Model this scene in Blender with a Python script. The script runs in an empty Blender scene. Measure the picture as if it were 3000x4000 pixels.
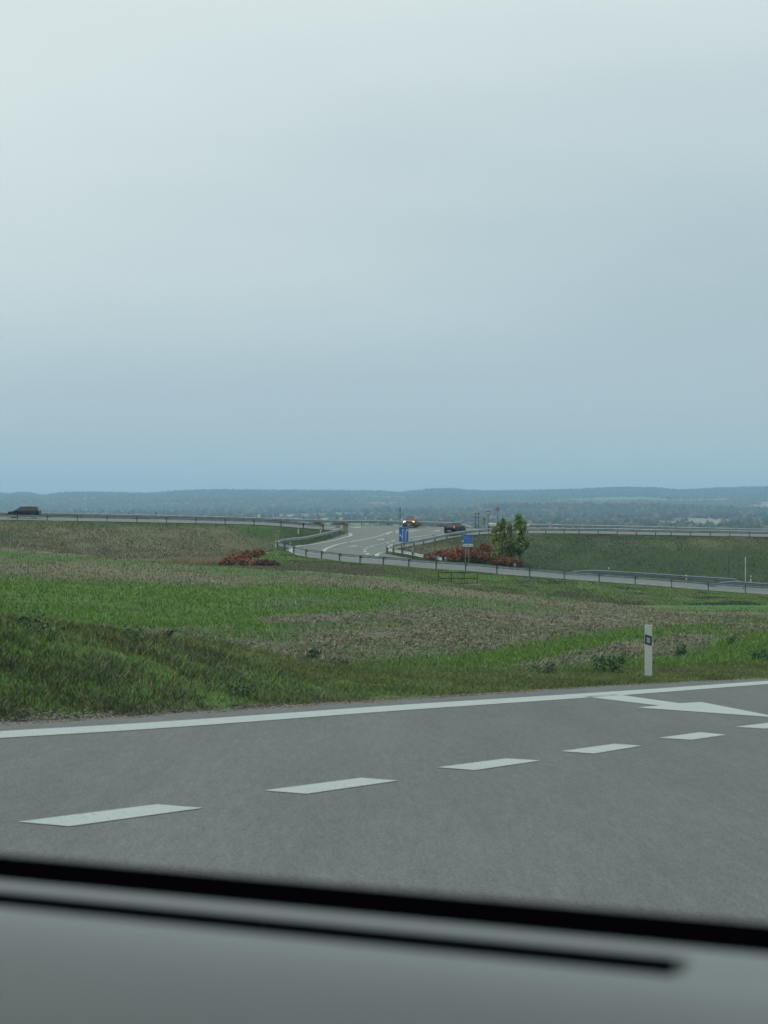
import bpy, math, random
import numpy as np
from mathutils import Vector, Matrix
rng = np.random.default_rng(7); random.seed(7)
SC = bpy.context.scene; COL = SC.collection
F = 7200.0; CX = 1500.0; HY = 1965.0          # surveying constants: focal length and horizon, in photo pixels
# ------------------------------------------------------------------ helpers
def tag(o, label=None, cat=None, group=None, kind=None):
    if label: o['label'] = label
    if cat: o['category'] = cat
    if group: o['group'] = group
    if kind: o['kind'] = kind
    return o
def empty(name, loc, rz=0, **k):
    o = bpy.data.objects.new(name, None); COL.objects.link(o); o.location = loc; o.rotation_euler = (0, 0, rz)
    o.empty_display_size = .2
    return tag(o, **k)
def mesh_obj(name, V, Fc, mat, parent=None, cols=None, attr=None, smooth=False):
    me = bpy.data.meshes.new(name)
    V = np.asarray(V, dtype=np.float32)
    if isinstance(Fc, np.ndarray):
        k = Fc.shape[1]; n = len(Fc)
        me.vertices.add(len(V)); me.vertices.foreach_set('co', V.ravel())
        me.loops.add(n * k); me.loops.foreach_set('vertex_index', Fc.astype(np.int32).ravel())
        me.polygons.add(n); me.polygons.foreach_set('loop_start', np.arange(0, n * k, k, dtype=np.int32))
        me.update(calc_edges=True)
    else:
        me.from_pydata([tuple(map(float, v)) for v in V], [], [list(map(int, f)) for f in Fc]); me.update()
    if cols is not None:
        a = me.color_attributes.new('col', 'FLOAT_COLOR', 'POINT')
        c = np.ones((len(V), 4), np.float32); c[:, :cols.shape[1]] = cols; a.data.foreach_set('color', c.ravel())
    if smooth: me.polygons.foreach_set('use_smooth', np.ones(len(me.polygons), bool))
    if mat: me.materials.append(mat)
    o = bpy.data.objects.new(name, me); COL.objects.link(o)
    if parent: o.parent = parent
    return o
class MB:
    def __init__(s): s.v = []; s.f = []
    def add(s, V, Fc):
        b = len(s.v); s.v += [tuple(v) for v in V]; s.f += [[i + b for i in f] for f in Fc]; return s
    def box(s, c, d, rz=0, taper=1.0):
        x, y, z = d[0]/2, d[1]/2, d[2]/2; P = []
        for k, (sx, sy, sz) in enumerate([(-1,-1,-1),(1,-1,-1),(1,1,-1),(-1,1,-1),(-1,-1,1),(1,-1,1),(1,1,1),(-1,1,1)]):
            t = taper if sz > 0 else 1
            X, Y = sx*x*t, sy*y*t; cr, sr = math.cos(rz), math.sin(rz)
            P.append((c[0]+X*cr-Y*sr, c[1]+X*sr+Y*cr, c[2]+sz*z))
        return s.add(P, [(0,3,2,1),(4,5,6,7),(0,1,5,4),(1,2,6,5),(2,3,7,6),(3,0,4,7)])
    def tube(s, pts, rad, n=8, cap=True):
        pts = [Vector(p) for p in pts]; R = rad if isinstance(rad, (list, tuple)) else [rad]*len(pts)
        b = len(s.v); up = Vector((0, 0, 1))
        for i, p in enumerate(pts):
            d = (pts[min(i+1, len(pts)-1)] - pts[max(i-1, 0)]).normalized()
            a = d.cross(up if abs(d.z) < .9 else Vector((1, 0, 0))).normalized(); c = d.cross(a)
            for k in range(n):
                t = 2*math.pi*k/n; s.v.append(tuple(p + a*math.cos(t)*R[i] + c*math.sin(t)*R[i]))
        for i in range(len(pts)-1):
            for k in range(n):
                k2 = (k+1) % n; s.f.append([b+i*n+k, b+i*n+k2, b+(i+1)*n+k2, b+(i+1)*n+k])
        if cap: s.f.append([b+k for k in range(n)][::-1]); s.f.append([b+(len(pts)-1)*n+k for k in range(n)])
        return s
    def prism(s, poly, y0, y1):            # polygon in XZ, thickness along Y
        n = len(poly); V = [(x, y0, z) for x, z in poly] + [(x, y1, z) for x, z in poly]
        return s.add(V, [list(range(n)), list(range(n, 2*n))[::-1]] + [[(i+1) % n, i, n+i, n+(i+1) % n] for i in range(n)])
    def ngon(s, pts): return s.add(pts, [list(range(len(pts)))])
    def build(s, name, mat, parent=None, smooth=False, bevel=0):
        o = mesh_obj(name, s.v, s.f, mat, parent, smooth=smooth)
        if bevel:
            m = o.modifiers.new('b', 'BEVEL'); m.width = bevel; m.segments = 2; m.limit_method = 'ANGLE'
        return o
# ------------------------------------------------------------------ materials
def newmat(name):
    m = bpy.data.materials.new(name); m.use_nodes = True; nt = m.node_tree
    b = nt.nodes['Principled BSDF']; return m, nt, b
def N(nt, t, **k):
    n = nt.nodes.new(t)
    for a, v in k.items():
        if a.startswith('i_'): n.inputs[int(a[2:]) if a[2:].isdigit() else a[2:].replace('_', ' ')].default_value = v
        else: setattr(n, a, v)
    return n
def noise(nt, vec, scale, detail=4, rough=.6):
    n = N(nt, 'ShaderNodeTexNoise'); n.inputs['Scale'].default_value = scale; n.inputs['Detail'].default_value = detail
    n.inputs['Roughness'].default_value = rough; nt.links.new(vec, n.inputs['Vector']); return n.outputs['Fac']
def ramp(nt, fac, stops):
    r = N(nt, 'ShaderNodeValToRGB'); e = r.color_ramp.elements
    while len(e) < len(stops): e.new(.5)
    for i, (p, c) in enumerate(stops): e[i].position = p; e[i].color = (*c, 1) if len(c) == 3 else c
    nt.links.new(fac, r.inputs[0]); return r.outputs[0]
def mixc(nt, fac, a, b, mode='MIX'):
    m = N(nt, 'ShaderNodeMix', data_type='RGBA', blend_type=mode)
    for s, v in ((m.inputs[0], fac), (m.inputs[6], a), (m.inputs[7], b)):
        if hasattr(v, 'links'): nt.links.new(v, s)
        elif isinstance(v, tuple): s.default_value = (*v, 1)
        else: s.default_value = v
    return m.outputs[2]
def math_(nt, op, a, b=None, c=None):
    m = N(nt, 'ShaderNodeMath', operation=op)
    for s, v in zip(m.inputs, (a, b, c)):
        if v is None: continue
        if hasattr(v, 'links'): nt.links.new(v, s)
        else: s.default_value = v
    return m.outputs[0]
def texco(nt, which='Object'): return N(nt, 'ShaderNodeTexCoord').outputs[which]
def bump(nt, b, h, dist=.01, strength=.5):
    n = N(nt, 'ShaderNodeBump'); n.inputs['Distance'].default_value = dist; n.inputs['Strength'].default_value = strength
    nt.links.new(h, n.inputs['Height']); nt.links.new(n.outputs[0], b.inputs['Normal'])
def plain(name, c, rough=.6, metal=0, var=.15, scale=8, spec=.5, emit=None, es=0, bmp=0, bscale=40):
    m, nt, b = newmat(name); co = texco(nt)
    f = noise(nt, co, scale)
    lo = tuple(x*(1-var) for x in c); hi = tuple(min(1, x*(1+var)) for x in c)
    nt.links.new(ramp(nt, f, [(.3, lo), (.7, hi)]), b.inputs['Base Color'])
    b.inputs['Roughness'].default_value = rough; b.inputs['Metallic'].default_value = metal
    b.inputs['Specular IOR Level'].default_value = spec
    if emit: b.inputs['Emission Color'].default_value = (*emit, 1); b.inputs['Emission Strength'].default_value = es
    if bmp: bump(nt, b, noise(nt, co, bscale), bmp)
    return m
def vcol(name, rough=.8, spec=.2, trans=0):
    m, nt, b = newmat(name); a = N(nt, 'ShaderNodeVertexColor', layer_name='col')
    co = texco(nt); f = noise(nt, co, 3.0)
    nt.links.new(mixc(nt, 1.0, a.outputs[0], ramp(nt, f, [(.3, (.85,)*3), (.7, (1.15,)*3)]), 'MULTIPLY'), b.inputs['Base Color'])
    b.inputs['Roughness'].default_value = rough; b.inputs['Specular IOR Level'].default_value = spec
    return m
def asphalt(name, c, rough=.85, stretch=(1, 1, 1), rot=0):
    m, nt, b = newmat(name); co = texco(nt)
    mp = N(nt, 'ShaderNodeMapping'); nt.links.new(co, mp.inputs[0]); mp.inputs['Rotation'].default_value = (0, 0, rot); mp.inputs['Scale'].default_value = stretch
    big = noise(nt, mp.outputs[0], .35, 3); mid = noise(nt, mp.outputs[0], 2.2, 5, .7); fine = noise(nt, co, 80, 3, .8); sp2 = noise(nt, mp.outputs[0], 22, 4, .75)
    c1 = ramp(nt, mid, [(.3, tuple(x*.88 for x in c)), (.7, tuple(x*1.1 for x in c))])
    c2 = mixc(nt, 1.0, c1, ramp(nt, big, [(.3, (.9, .9, .9)), (.7, (1.08, 1.08, 1.08))]), 'MULTIPLY')
    c2 = mixc(nt, 1.0, c2, ramp(nt, sp2, [(.3, (.84, .84, .84)), (.7, (1.14, 1.14, 1.14))]), 'MULTIPLY')
    c3 = mixc(nt, 1.0, c2, ramp(nt, fine, [(.36, (.50, .50, .50)), (.64, (1.5, 1.5, 1.5))]), 'MULTIPLY')
    nt.links.new(c3, b.inputs['Base Color']); b.inputs['Roughness'].default_value = rough
    b.inputs['Specular IOR Level'].default_value = .3
    bump(nt, b, fine, .004, .6); return m
ROADROT = math.atan2(.476, .879)
M_ROAD = asphalt('asphalt', (.078, .086, .084), .8, (1, .12, 1), ROADROT)
M_RAMP = asphalt('ramp_asphalt', (.108, .120, .112), .9)
def paintmat(name, c):
    m, nt, b = newmat(name); co = texco(nt)
    a = noise(nt, co, 3, 4, .7); f = noise(nt, co, 70, 3)
    k = ramp(nt, f, [(.28, tuple(x*.72 for x in c)), (.5, c)])
    k2 = mixc(nt, 1.0, k, ramp(nt, a, [(.3, (.86,)*3), (.7, (1.05,)*3)]), 'MULTIPLY')
    wr = noise(nt, co, 26, 5, .8); wm = ramp(nt, math_(nt, 'ADD', wr, math_(nt, 'MULTIPLY', a, .25)), [(.70, (0, 0, 0)), (.78, (1, 1, 1))])
    nt.links.new(mixc(nt, wm, k2, (.12, .125, .12)), b.inputs['Base Color'])
    b.inputs['Roughness'].default_value = .7; bump(nt, b, f, .003, .4); return m
M_PAINT = paintmat('road_paint', (.27, .31, .29))
M_PAINT2 = paintmat('far_road_paint', (.27, .305, .28))
M_GALV = plain('galvanised_steel', (.23, .27, .285), .55, .2, .2, 1.5)
M_GALVD = plain('weathered_steel', (.075, .095, .105), .5, .5, .2, 2)
M_GALVL = plain('bright_steel', (.46, .50, .47), .6, .0, .15, 1.5)
M_WHITE = plain('white_plastic', (.41, .44, .42), .5, 0, .08, 12)
M_BLACK = plain('black_plastic', (.018, .028, .04), .5)
M_REFL = plain('grey_reflector', (.24, .28, .30), .35)
M_SIGNBLUE = plain('blue_sign_sheet', (.022, .085, .30), .45, 0, .08)
M_SIGNMARK = plain('pale_sign_marking', (.34, .48, .66), .5, 0, .08)
M_SIGNLINE = plain('soft_sign_lettering', (.10, .22, .48), .5)
M_SIGNWHITE = plain('white_sign_sheet', (.42, .48, .48), .5, 0, .06)
M_SIGNRED = plain('red_sign_border', (.20, .05, .07), .5)
M_SIGNBACK = plain('grey_sign_back', (.12, .15, .15), .5, .3)
M_FENCE = plain('dark_green_railing', (.008, .014, .013), .8, spec=.1)
M_CONC = plain('concrete', (.20, .21, .18), .9, 0, .2, 3, bmp=.01)
M_BARK = plain('bark', (.05, .045, .04), .9, 0, .3, 20)
M_LEAF = vcol('leaves'); M_GRASS = vcol('grass_blades'); M_CLOD = vcol('clods', .95, .1)
M_GLASS = plain('car_glass', (.02, .032, .038), .1, 0, .1)
M_TYRE = plain('tyre_rubber', (.012, .012, .012), .8); M_RIM = plain('wheel_rim', (.12, .12, .125), .4, .7)
M_DARKPL = plain('dark_plastic', (.02, .021, .023), .6)
# ------------------------------------------------------------------ terrain model
def pchip(x, y, xq):
    x = np.asarray(x, float); y = np.asarray(y, float); xq = np.asarray(xq, float)
    h = np.diff(x); d = np.diff(y)/h; m = np.zeros(len(x))
    for i in range(1, len(x)-1):
        if d[i-1]*d[i] > 0:
            w1 = 2*h[i]+h[i-1]; w2 = h[i]+2*h[i-1]; m[i] = (w1+w2)/(w1/d[i-1]+w2/d[i])
    m[0] = d[0]; m[-1] = d[-1]
    i = np.clip(np.searchsorted(x, xq)-1, 0, len(x)-2); t = (xq-x[i])/h[i]; t = np.clip(t, 0, 1)
    return ((1+2*t)*(1-t)**2*y[i] + t*(1-t)**2*h[i]*m[i] + t*t*(3-2*t)*y[i+1] + t*t*(t-1)*h[i]*m[i+1])
PA, PB, PH = .06, .0418, 1.27                      # the near carriageway: a plane falling 6 % to the right
def plane(X, Y): return -PH - PA*X - PB*Y
EDGE = [(-1500, 2945), (-600, 2872), (0, 2827), (500, 2800), (1000, 2768), (1500, 2737), (2000, 2704), (2500, 2674), (3000, 2651), (3600, 2628), (4500, 2604)]
def plane_hit(px, py):
    u = (px-CX)/F; s = -(py-HY)/F; Y = PH/(-(s)-(PA*u+PB)); return Y
def edgeZ(px): return plane_hit(px, pchip(*zip(*EDGE), px))
KP = [-1200, 0, 500, 1000, 1250, 1500, 2000, 2500, 3000, 4200]
KC = { # crest of verge, behind, field x4, field crest, dip, pre
 -1200: [(14, -.95), (19, -1.4), (30, -1.6), (52, -1.8), (90, -2.2), (115, -2.4), (135, -2.7), (170, -5.5), (205, -5)],
 0: [(17.5, -1.13), (22, -1.75), (32, -2.07), (52, -2.42), (90, -2.94), (115, -3.25), (135, -3.5), (170, -6.5), (205, -6.2)],
 500: [(19, -1.38), (23, -1.95), (33, -2.39), (52, -2.64), (85, -3.25), (115, -3.85), (140, -4.375), (172, -7.5), (205, -7.2)],
 1000: [(21.5, -1.77), (26, -2.3), (32, -2.65), (42, -2.83), (62, -3.3), (100, -4.2), (140, -5.06), (170, -6.2), (200, -6.6)],
 1250: [(22, -2.1), (26, -2.3), (34, -2.62), (50, -3.02), (80, -3.83), (120, -4.9), (150, -5.75), (178, -6.3), (205, -6.65)],
 1500: [(23.5, -2.25), (27, -2.42), (33, -2.62), (46, -3.03), (75, -3.9), (110, -4.97), (150, -6.19), (180, -6.85), (204, -7.15)],
 2000: [(26, -2.49), (29, -2.65), (34, -2.85), (46, -3.29), (65, -3.93), (100, -5.2), (130, -6.45), (152, -8.4), (178, -8.3)],
 2500: [(29.5, -2.77), (33, -2.95), (39, -3.18), (50, -3.58), (70, -4.42), (100, -5.9), (130, -7.4), (150, -8.9), (175, -9.35)],
 3000: [(34, -3.09), (38, -3.27), (45, -3.53), (58, -4.07), (80, -5.1), (112, -6.9), (140, -8.36), (160, -9.2), (183, -9.75)],
 4200: [(52, -4.5), (57, -4.75), (64, -5.0), (75, -5.6), (95, -6.6), (120, -8.1), (145, -9.5), (165, -10.4), (185, -11.1)]}
R0 = [(-1200,215,-4.2),(0,215,-5.5),(500,215,-6.7),(850,219,-6.75),(1000,228,-6.5),(1075,238,-6.3),(1118,239.5,-6.3),(1159,235.2,-6.65),(1212,231.5,-6.87),(1277,228.2,-7.0),(1350,224.9,-7.2),(1435,221.9,-7.32),(1529,219.1,-7.41),(1631,216.5,-7.62),(1740,214.1,-7.75),(1855,212,-7.9),(1977,210.1,-8.2),(2104,208.5,-8.4),(2236,207.3,-8.65),(2505,205,-9.12),(2784,204.1,-9.73),(3000,203,-10.1),(4200,203,-11.8)]
R1 = [(-1200,232,-3.2),(0,232,-4.35),(500,233,-5.0),(850,238,-5.6),(1000,245,-6.0),(1075,247.5,-5.95),(1118,243,-6.15),(1135,244,-6.05),(1193,249,-5.7),(1245,252.5,-5.35),(1289,255.5,-5.05),(1359,261,-4.4),(1408,251.5,-5.17),(1457,242,-5.84),(1506,232.5,-6.4),(1560,227.5,-6.6),(1640,223.5,-6.97),(1711,221.5,-7.2),(1880,219.7,-7.65),(2000,218.5,-7.95),(2250,216.2,-8.5),(2500,214.5,-8.9),(3000,213.5,-9.75),(4200,212.5,-11.3)]
R2 = [(-1200,248,-1.7),(0,249.5,-2.29),(500,251,-2.61),(1000,254.5,-3.03),(1075,255.8,-3.2),(1120,256.5,-3.33),(1200,259,-3.6),(1260,261.5,-3.8),(1333,264.2,-4.05),(1359,265,-4.12),(1408,255,-4.91),(1457,244.5,-5.66),(1506,233.2,-6.35),(1537,236.3,-6.02),(1555,238.3,-5.9),(1607,240.3,-5.63),(1657,242.3,-5.38),(1701,244.3,-5.1),(1748,246.3,-4.78),(1815,247.6,-4.45),(1879,248.2,-4.24),(1934,247.8,-4.15),(2066,245.3,-4.05),(2250,243.3,-4.05),(2559,240.8,-4.2),(3000,238.3,-4.4),(4200,236,-5.1)]
R3 = [(-1200,261,-1.5),(0,262.5,-2.0),(500,264,-2.35),(1000,269,-2.85),(1300,275,-3.3),(1500,276,-3.4),(1750,272,-3.6),(1880,265,-3.72),(2066,258,-3.75),(2500,254.5,-4.0),(3000,251,-4.35),(4200,249,-5.0)]
def rowf(R):
    a = np.array(R, float); return (lambda px: pchip(a[:, 0], a[:, 1], px)), (lambda px: pchip(a[:, 0], a[:, 2], px))
r0Z, r0z = rowf(R0); r1Z, r1z = rowf(R1); r2Z, r2z = rowf(R2); r3Z, r3z = rowf(R3)
GP = np.unique(np.concatenate([np.arange(-1500, 4501, 15.), np.arange(1050, 1560, 3.)]))
GZ = np.geomspace(9, 362, 1100)
def rows_at(px):
    pc = np.clip(px, -1200, 4200); Ez = edgeZ(np.clip(px, -1500, 4500)); u = (px-CX)/F
    Zs = [Ez]; zs = [plane(u*Ez, Ez)-.015]
    for k in range(9):
        Zs.append(pchip(KP, [KC[p][k][0] for p in KP], pc)); zs.append(pchip(KP, [KC[p][k][1] for p in KP], pc))
    for a, b in ((r0Z, r0z), (r1Z, r1z), (r2Z, r2z), (r3Z, r3z)): Zs.append(a(pc)); zs.append(b(pc))
    Zs += [Zs[-1]+2.2, Zs[-1]+13, np.full_like(px, 308.), np.full_like(px, 362.)]
    zf = zs[-1]; zs += [zf-.12, zf-1.5, zf-3.6, np.full_like(px, -14.)]
    return np.array(Zs), np.array(zs)
RZ, Rz = rows_at(GP)
VROW = RZ                                     # row depths per column, reused for masks
HG = np.zeros((len(GP), len(GZ)))
for i in range(len(GP)):
    a_, b_ = RZ[:, i], Rz[:, i]
    if 1359 <= GP[i] <= 1507:             # the open mouth of the junction: one smooth pavement between near edge and far edge
        a_ = np.concatenate([a_[:11], [(a_[11]+a_[12])/2], a_[13:]]); b_ = np.concatenate([b_[:11], [(b_[11]+b_[12])/2], b_[13:]])
    HG[i] = pchip(a_, b_, GZ)
    m = GZ < RZ[0, i]; u = (GP[i]-CX)/F; HG[i][m] = plane(u*GZ[m], GZ[m])-.04
LG = np.log(GZ)
def H(px, Z):
    px = np.asarray(px, float); Z = np.asarray(Z, float)
    p = np.clip(px, GP[0], GP[-1]); i = np.clip(np.searchsorted(GP, p, side='right')-1, 0, len(GP)-2); a = (p-GP[i])/(GP[i+1]-GP[i])
    t = (np.log(np.clip(Z, GZ[0], GZ[-1]))-LG[0])/(LG[1]-LG[0]); j = np.clip(t.astype(int), 0, len(GZ)-2); b = t-j
    return (HG[i, j]*(1-a)+HG[i+1, j]*a)*(1-b) + (HG[i, j+1]*(1-a)+HG[i+1, j+1]*a)*b
def rowZ(k, px): return np.interp(px, GP, VROW[k])
def P(px, Z, dz=0.0):
    return Vector(((px-CX)/F*Z, Z, float(H(px, Z))+dz))
def solve(px, py, z0=None, dz=0.0):
    Z = GZ[GZ > (z0 or float(rowZ(0, px)))]; yy = HY - H(np.full_like(Z, px), Z)/Z*F
    k = np.argmax(yy <= py) if (yy <= py).any() else len(Z)-1
    z = Z[k]
    if k > 0:
        a, b = yy[k-1], yy[k]; z = Z[k-1] + (Z[k]-Z[k-1])*((a-py)/(a-b) if a != b else 0)
    return float(z)
def onpave(px, Z):
    a = (Z > r2Z(px)-.4) & (Z < r3Z(px)+.5); b = (px > 1118) & (Z > r0Z(px)-.2) & (Z < r1Z(px)+.3); c = (px > 1359) & (px < 1506) & (Z > r0Z(px)) & (Z < r3Z(px))
    return a | b | c
# fractal value noise in numpy
def vnoise(x, y, seed=0):
    xi = np.floor(x).astype(np.int64); yi = np.floor(y).astype(np.int64); xf = x-xi; yf = y-yi
    def h(a, b):
        n = (a*374761393 + b*668265263 + seed*1442695041) & 0x7fffffff; n = ((n ^ (n >> 13))*1274126177) & 0x7fffffff
        return ((n ^ (n >> 16)) & 0xffff)/65535.0
    sx = xf*xf*(3-2*xf); sy = yf*yf*(3-2*yf)
    return (h(xi, yi)*(1-sx)+h(xi+1, yi)*sx)*(1-sy) + (h(xi, yi+1)*(1-sx)+h(xi+1, yi+1)*sx)*sy
def fbm(x, y, o=4, seed=0):
    s = 0; a = .5; n = 0
    for k in range(o): s = s + a*vnoise(x*2**k, y*2**k, seed+k*17); n += a; a *= .5
    return s/n
# ground cover: where the field is green, bare or dry (real patches of the land, in survey coordinates)
STR = [ # x0,y0,x1,y1,halfwidth, green, soil, dry
 (-600,2280,900,2335,42,.85,-.5,0),(-600,2350,1000,2440,34,1.0,-.6,0),(950,2405,1450,2372,13,.7,-.5,0),(1000,2300,1500,2325,26,.8,-.4,0),
 (1350,2640,1950,2585,26,1.2,-1,0),(1950,2575,2480,2478,27,1.2,-1,0),(2480,2478,2800,2450,18,.6,-.5,0),
 (900,2660,1500,2650,30,.8,-.6,.2),(2500,2620,3000,2560,30,.9,-.8,0),(2850,2520,3600,2470,35,.9,-.7,0),
 (300,2215,1000,2290,20,-.2,.3,.45),(-600,2200,400,2235,25,-.1,.3,.35),(600,2475,1350,2400,12,-.5,.7,0),(1050,2425,1900,2395,24,-.6,.9,0),
 (0,2420,600,2470,9,-.3,.4,.1),(950,2520,1350,2575,20,-.6,.8,.2),(1300,2500,2300,2440,48,-.55,.85,.1),(1950,2405,2550,2440,22,-.6,.8,.2),
 (1850,2655,2450,2525,26,-.7,1.0,0),(2450,2525,2700,2490,22,-.6,.9,0),(2550,2545,2850,2500,22,-.5,.8,0),(1500,2560,1900,2520,25,-.3,.6,.1),
 (1600,2300,2300,2368,12,-.3,.1,.9),(2300,2368,3400,2425,14,-.3,.2,.9),(2300,2400,3000,2450,16,-.2,.4,.5),
 (300,2480,900,2540,14,.1,-.3,.75),(700,2520,1400,2610,18,.1,-.3,.55),(1600,2690,2500,2635,12,.1,0,.45),(0,2815,1600,2735,12,-.2,.5,.5),(-600,2195,700,2235,34,-.1,-.45,.5),(200,2245,1500,2275,22,-.1,-.2,.5),(1200,2270,2000,2320,16,-.2,-.1,.7),(900,2590,1500,2670,22,0,0,.5),(2600,2655,3200,2630,12,.2,0,.8)]
def cover(px, Z, z):
    py = HY - z/Z*F; X = (px-CX)/F*Z
    g = np.full(px.shape, .55); s = np.full(px.shape, .30); d = np.full(px.shape, .30)
    e0 = rowZ(0, px); v2 = rowZ(2, px); cr = rowZ(7, px)
    verge = Z < v2; g = np.where(verge, .95, g); s = np.where(verge, -.1, s); d = np.where(verge, .22, d)
    left = np.clip((1150-px)/250, 0, 1)*verge
    far = Z > cr+4
    g = np.where(far, .72, g); s = np.where(far, .0, s); d = np.where(far, .38, d)
    for x0, y0, x1, y1, w, a, b, c in STR:
        dx, dy = x1-x0, y1-y0; t = np.clip(((px-x0)*dx+(py-y0)*dy)/(dx*dx+dy*dy), 0, 1)
        wv = w*(1+.5*(fbm(px/90, py/22, 3, 5)-.5))
        q = ((px-x0-t*dx)/(w*3))**2 + ((py-y0-t*dy)/wv)**2; k = np.exp(-q*1.2)*(~far)
        g = g+k*a*.8; s = s+k*b*np.where(b > 0, .50, .8); d = d+k*c*.8-k*max(a, 0)*.35
    # embankment below the upper road: brownish rough grass with a green crown on the left, dark green on the right
    r2 = r2Z(np.clip(px, -1200, 4200)); r0 = r0Z(np.clip(px, -1200, 4200))
    el = far & (px < 1090) & (Z < r2); top = np.exp(-((Z-r2)/5.)**2)
    d = np.where(el, .98-.75*top, d); g = np.where(el, .0+.5*top, g); s = np.where(el, .28*(1-top), s)
    b2 = far & (Z < r0) & (px > 1000); d = np.where(b2, .22, d); g = np.where(b2, .75+.4*np.exp(-((px-1950)/350.)**2), g)
    gb = far & (px > 975) & (px < 1200) & (Z > 203) & (Z < r0+8); d = np.where(gb, .0, d); g = np.where(gb, 1.0, g); pale = far & (px > 850) & (px < 1500) & (Z < 200); d = np.where(pale, .8, d)
    er = far & (px > 1090) & (Z > r0); d = np.where(er, .36, d); g = np.where(er, .0, g)
    n1 = fbm(X*.25+9, Z*.12, 4, 11); n2 = fbm(X*.9, Z*.5, 4, 3)
    n3 = fbm(X*.055+40, Z*.09, 3, 71); d = d + ((n1-.5)*.8+(n3-.5)*1.3*far)*np.where(far, 1, .5); s = s*.9 + (n2-.5)*.7*(~far)
    return np.stack([np.clip(g, 0, 1.3)/1.3, np.clip(s, 0, 1.2)/1.2, np.clip(d, 0, 1), left], -1)
def ground_mat():
    m, nt, b = newmat('ground_cover'); co = texco(nt); a = N(nt, 'ShaderNodeVertexColor', layer_name='col')
    sp = N(nt, 'ShaderNodeSeparateColor'); nt.links.new(a.outputs[0], sp.inputs[0]); g, s, d = sp.outputs
    n1 = noise(nt, co, 5, 6, .75); n2 = noise(nt, co, 1.1, 5, .7); n3 = noise(nt, co, 19, 3, .7)
    green = mixc(nt, g, (.040, .064, .034), (.082, .168, .038))
    green = mixc(nt, 1.0, green, ramp(nt, n1, [(.3, (.7, .7, .7)), (.7, (1.3, 1.3, 1.2))]), 'MULTIPLY')
    soil = ramp(nt, n3, [(.3, (.085, .080, .058)), (.5, (.14, .132, .098)), (.72, (.22, .21, .16))])
    dry = ramp(nt, n1, [(.3, (.088, .090, .056)), (.7, (.145, .148, .090))])
    fs = math_(nt, 'MULTIPLY', math_(nt, 'SUBTRACT', math_(nt, 'ADD', s, math_(nt, 'MULTIPLY', math_(nt, 'SUBTRACT', n1, .5), 1.6)), .38), 5); 
    fs = N(nt, 'ShaderNodeClamp'); 
    src = math_(nt, 'MULTIPLY', math_(nt, 'SUBTRACT', math_(nt, 'ADD', s, math_(nt, 'MULTIPLY', math_(nt, 'SUBTRACT', n1, .5), 2.0)), .36), 2.4)
    nt.links.new(src, fs.inputs[0])
    fd = N(nt, 'ShaderNodeClamp'); nt.links.new(math_(nt, 'MULTIPLY', math_(nt, 'SUBTRACT', math_(nt, 'ADD', d, math_(nt, 'MULTIPLY', math_(nt, 'SUBTRACT', n2, .5), 1.0)), .3), 1.8), fd.inputs[0])
    c = mixc(nt, fd.outputs[0], green, dry); c = mixc(nt, fs.outputs[0], c, soil)
    nt.links.new(c, b.inputs['Base Color']); b.inputs['Roughness'].default_value = .95; b.inputs['Specular IOR Level'].default_value = .1
    bump(nt, b, math_(nt, 'ADD', n1, math_(nt, 'MULTIPLY', n3, .4)), .10, .9); return m
M_GROUND = ground_mat()
# --- ground sheet
gx = np.concatenate([[-60000, -30000, -16000, -9000, -5000, -3000, -2000], np.arange(-1500, -200, 60), np.arange(-200, 3201, 11.), np.arange(3260, 4501, 60), [5200, 6500, 9000, 14000, 22000, 33000, 63000]])
gz = np.geomspace(.03, 1, 520)
V = []; uu = (gx-CX)/F
cl = np.clip(gx, -1500, 4500); Ez = edgeZ(cl)
rowsZ = []
zz = np.concatenate([np.geomspace(10.5, 60, 300), np.geomspace(60.2, 362, 380)])
G = np.zeros((len(zz)+2, len(gx), 3)); CV = np.zeros((len(zz)+2, len(gx), 4))
for j, Zr in enumerate(zz):
    Zr = np.full_like(gx, Zr); Zr = np.maximum(Zr, Ez*.985) + (np.arange(len(gx))*0)
    z = H(cl, Zr); X = uu*Zr
    cv = cover(cl, Zr, z)
    rough = np.where((Zr > rowZ(2, cl)) & (Zr < rowZ(7, cl)), .10*cv[:, 1]+.04, .05)
    rough = np.where(Zr < Ez+.3, 0, rough); rough = np.where(onpave(np.clip(cl, -1200, 4200), Zr), 0, rough)
    fr = np.where(Zr > 160, .5, 2.2)
    z = z + (fbm(X*fr, Zr*fr*.6, 3, 21)-.5)*rough*np.where(Zr > 160, 4, 1.4)
    z = z - .05*onpave(np.clip(cl, -1200, 4200), Zr)
    G[j+2] = np.stack([X, Zr, z], -1); CV[j+2] = cv
G[1] = G[2]; G[1][:, 2] -= .05; X = G[2][:, 0]
G[1][:, 1] -= .25; G[1][:, 2] = plane(G[1][:, 0], G[1][:, 1])-.12
G[0][:, 0] = X; G[0][:, 1] = -60; G[0][:, 2] = plane(X, -60)-.3; CV[0] = CV[2]; CV[1] = CV[2]
nr, nc = G.shape[:2]
def gridfaces(nr, nc):
    i, j = np.meshgrid(np.arange(nr-1), np.arange(nc-1), indexing='ij'); a = (i*nc+j).ravel()
    return np.stack([a, a+1, a+nc+1, a+nc], -1)
ground = mesh_obj('ground', G.reshape(-1, 3), gridfaces(nr, nc), M_GROUND, cols=CV.reshape(-1, 4)[:, :3], smooth=True)
tag(ground, 'grassy verge, stubble field and road embankments', None, None, 'structure')
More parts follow.
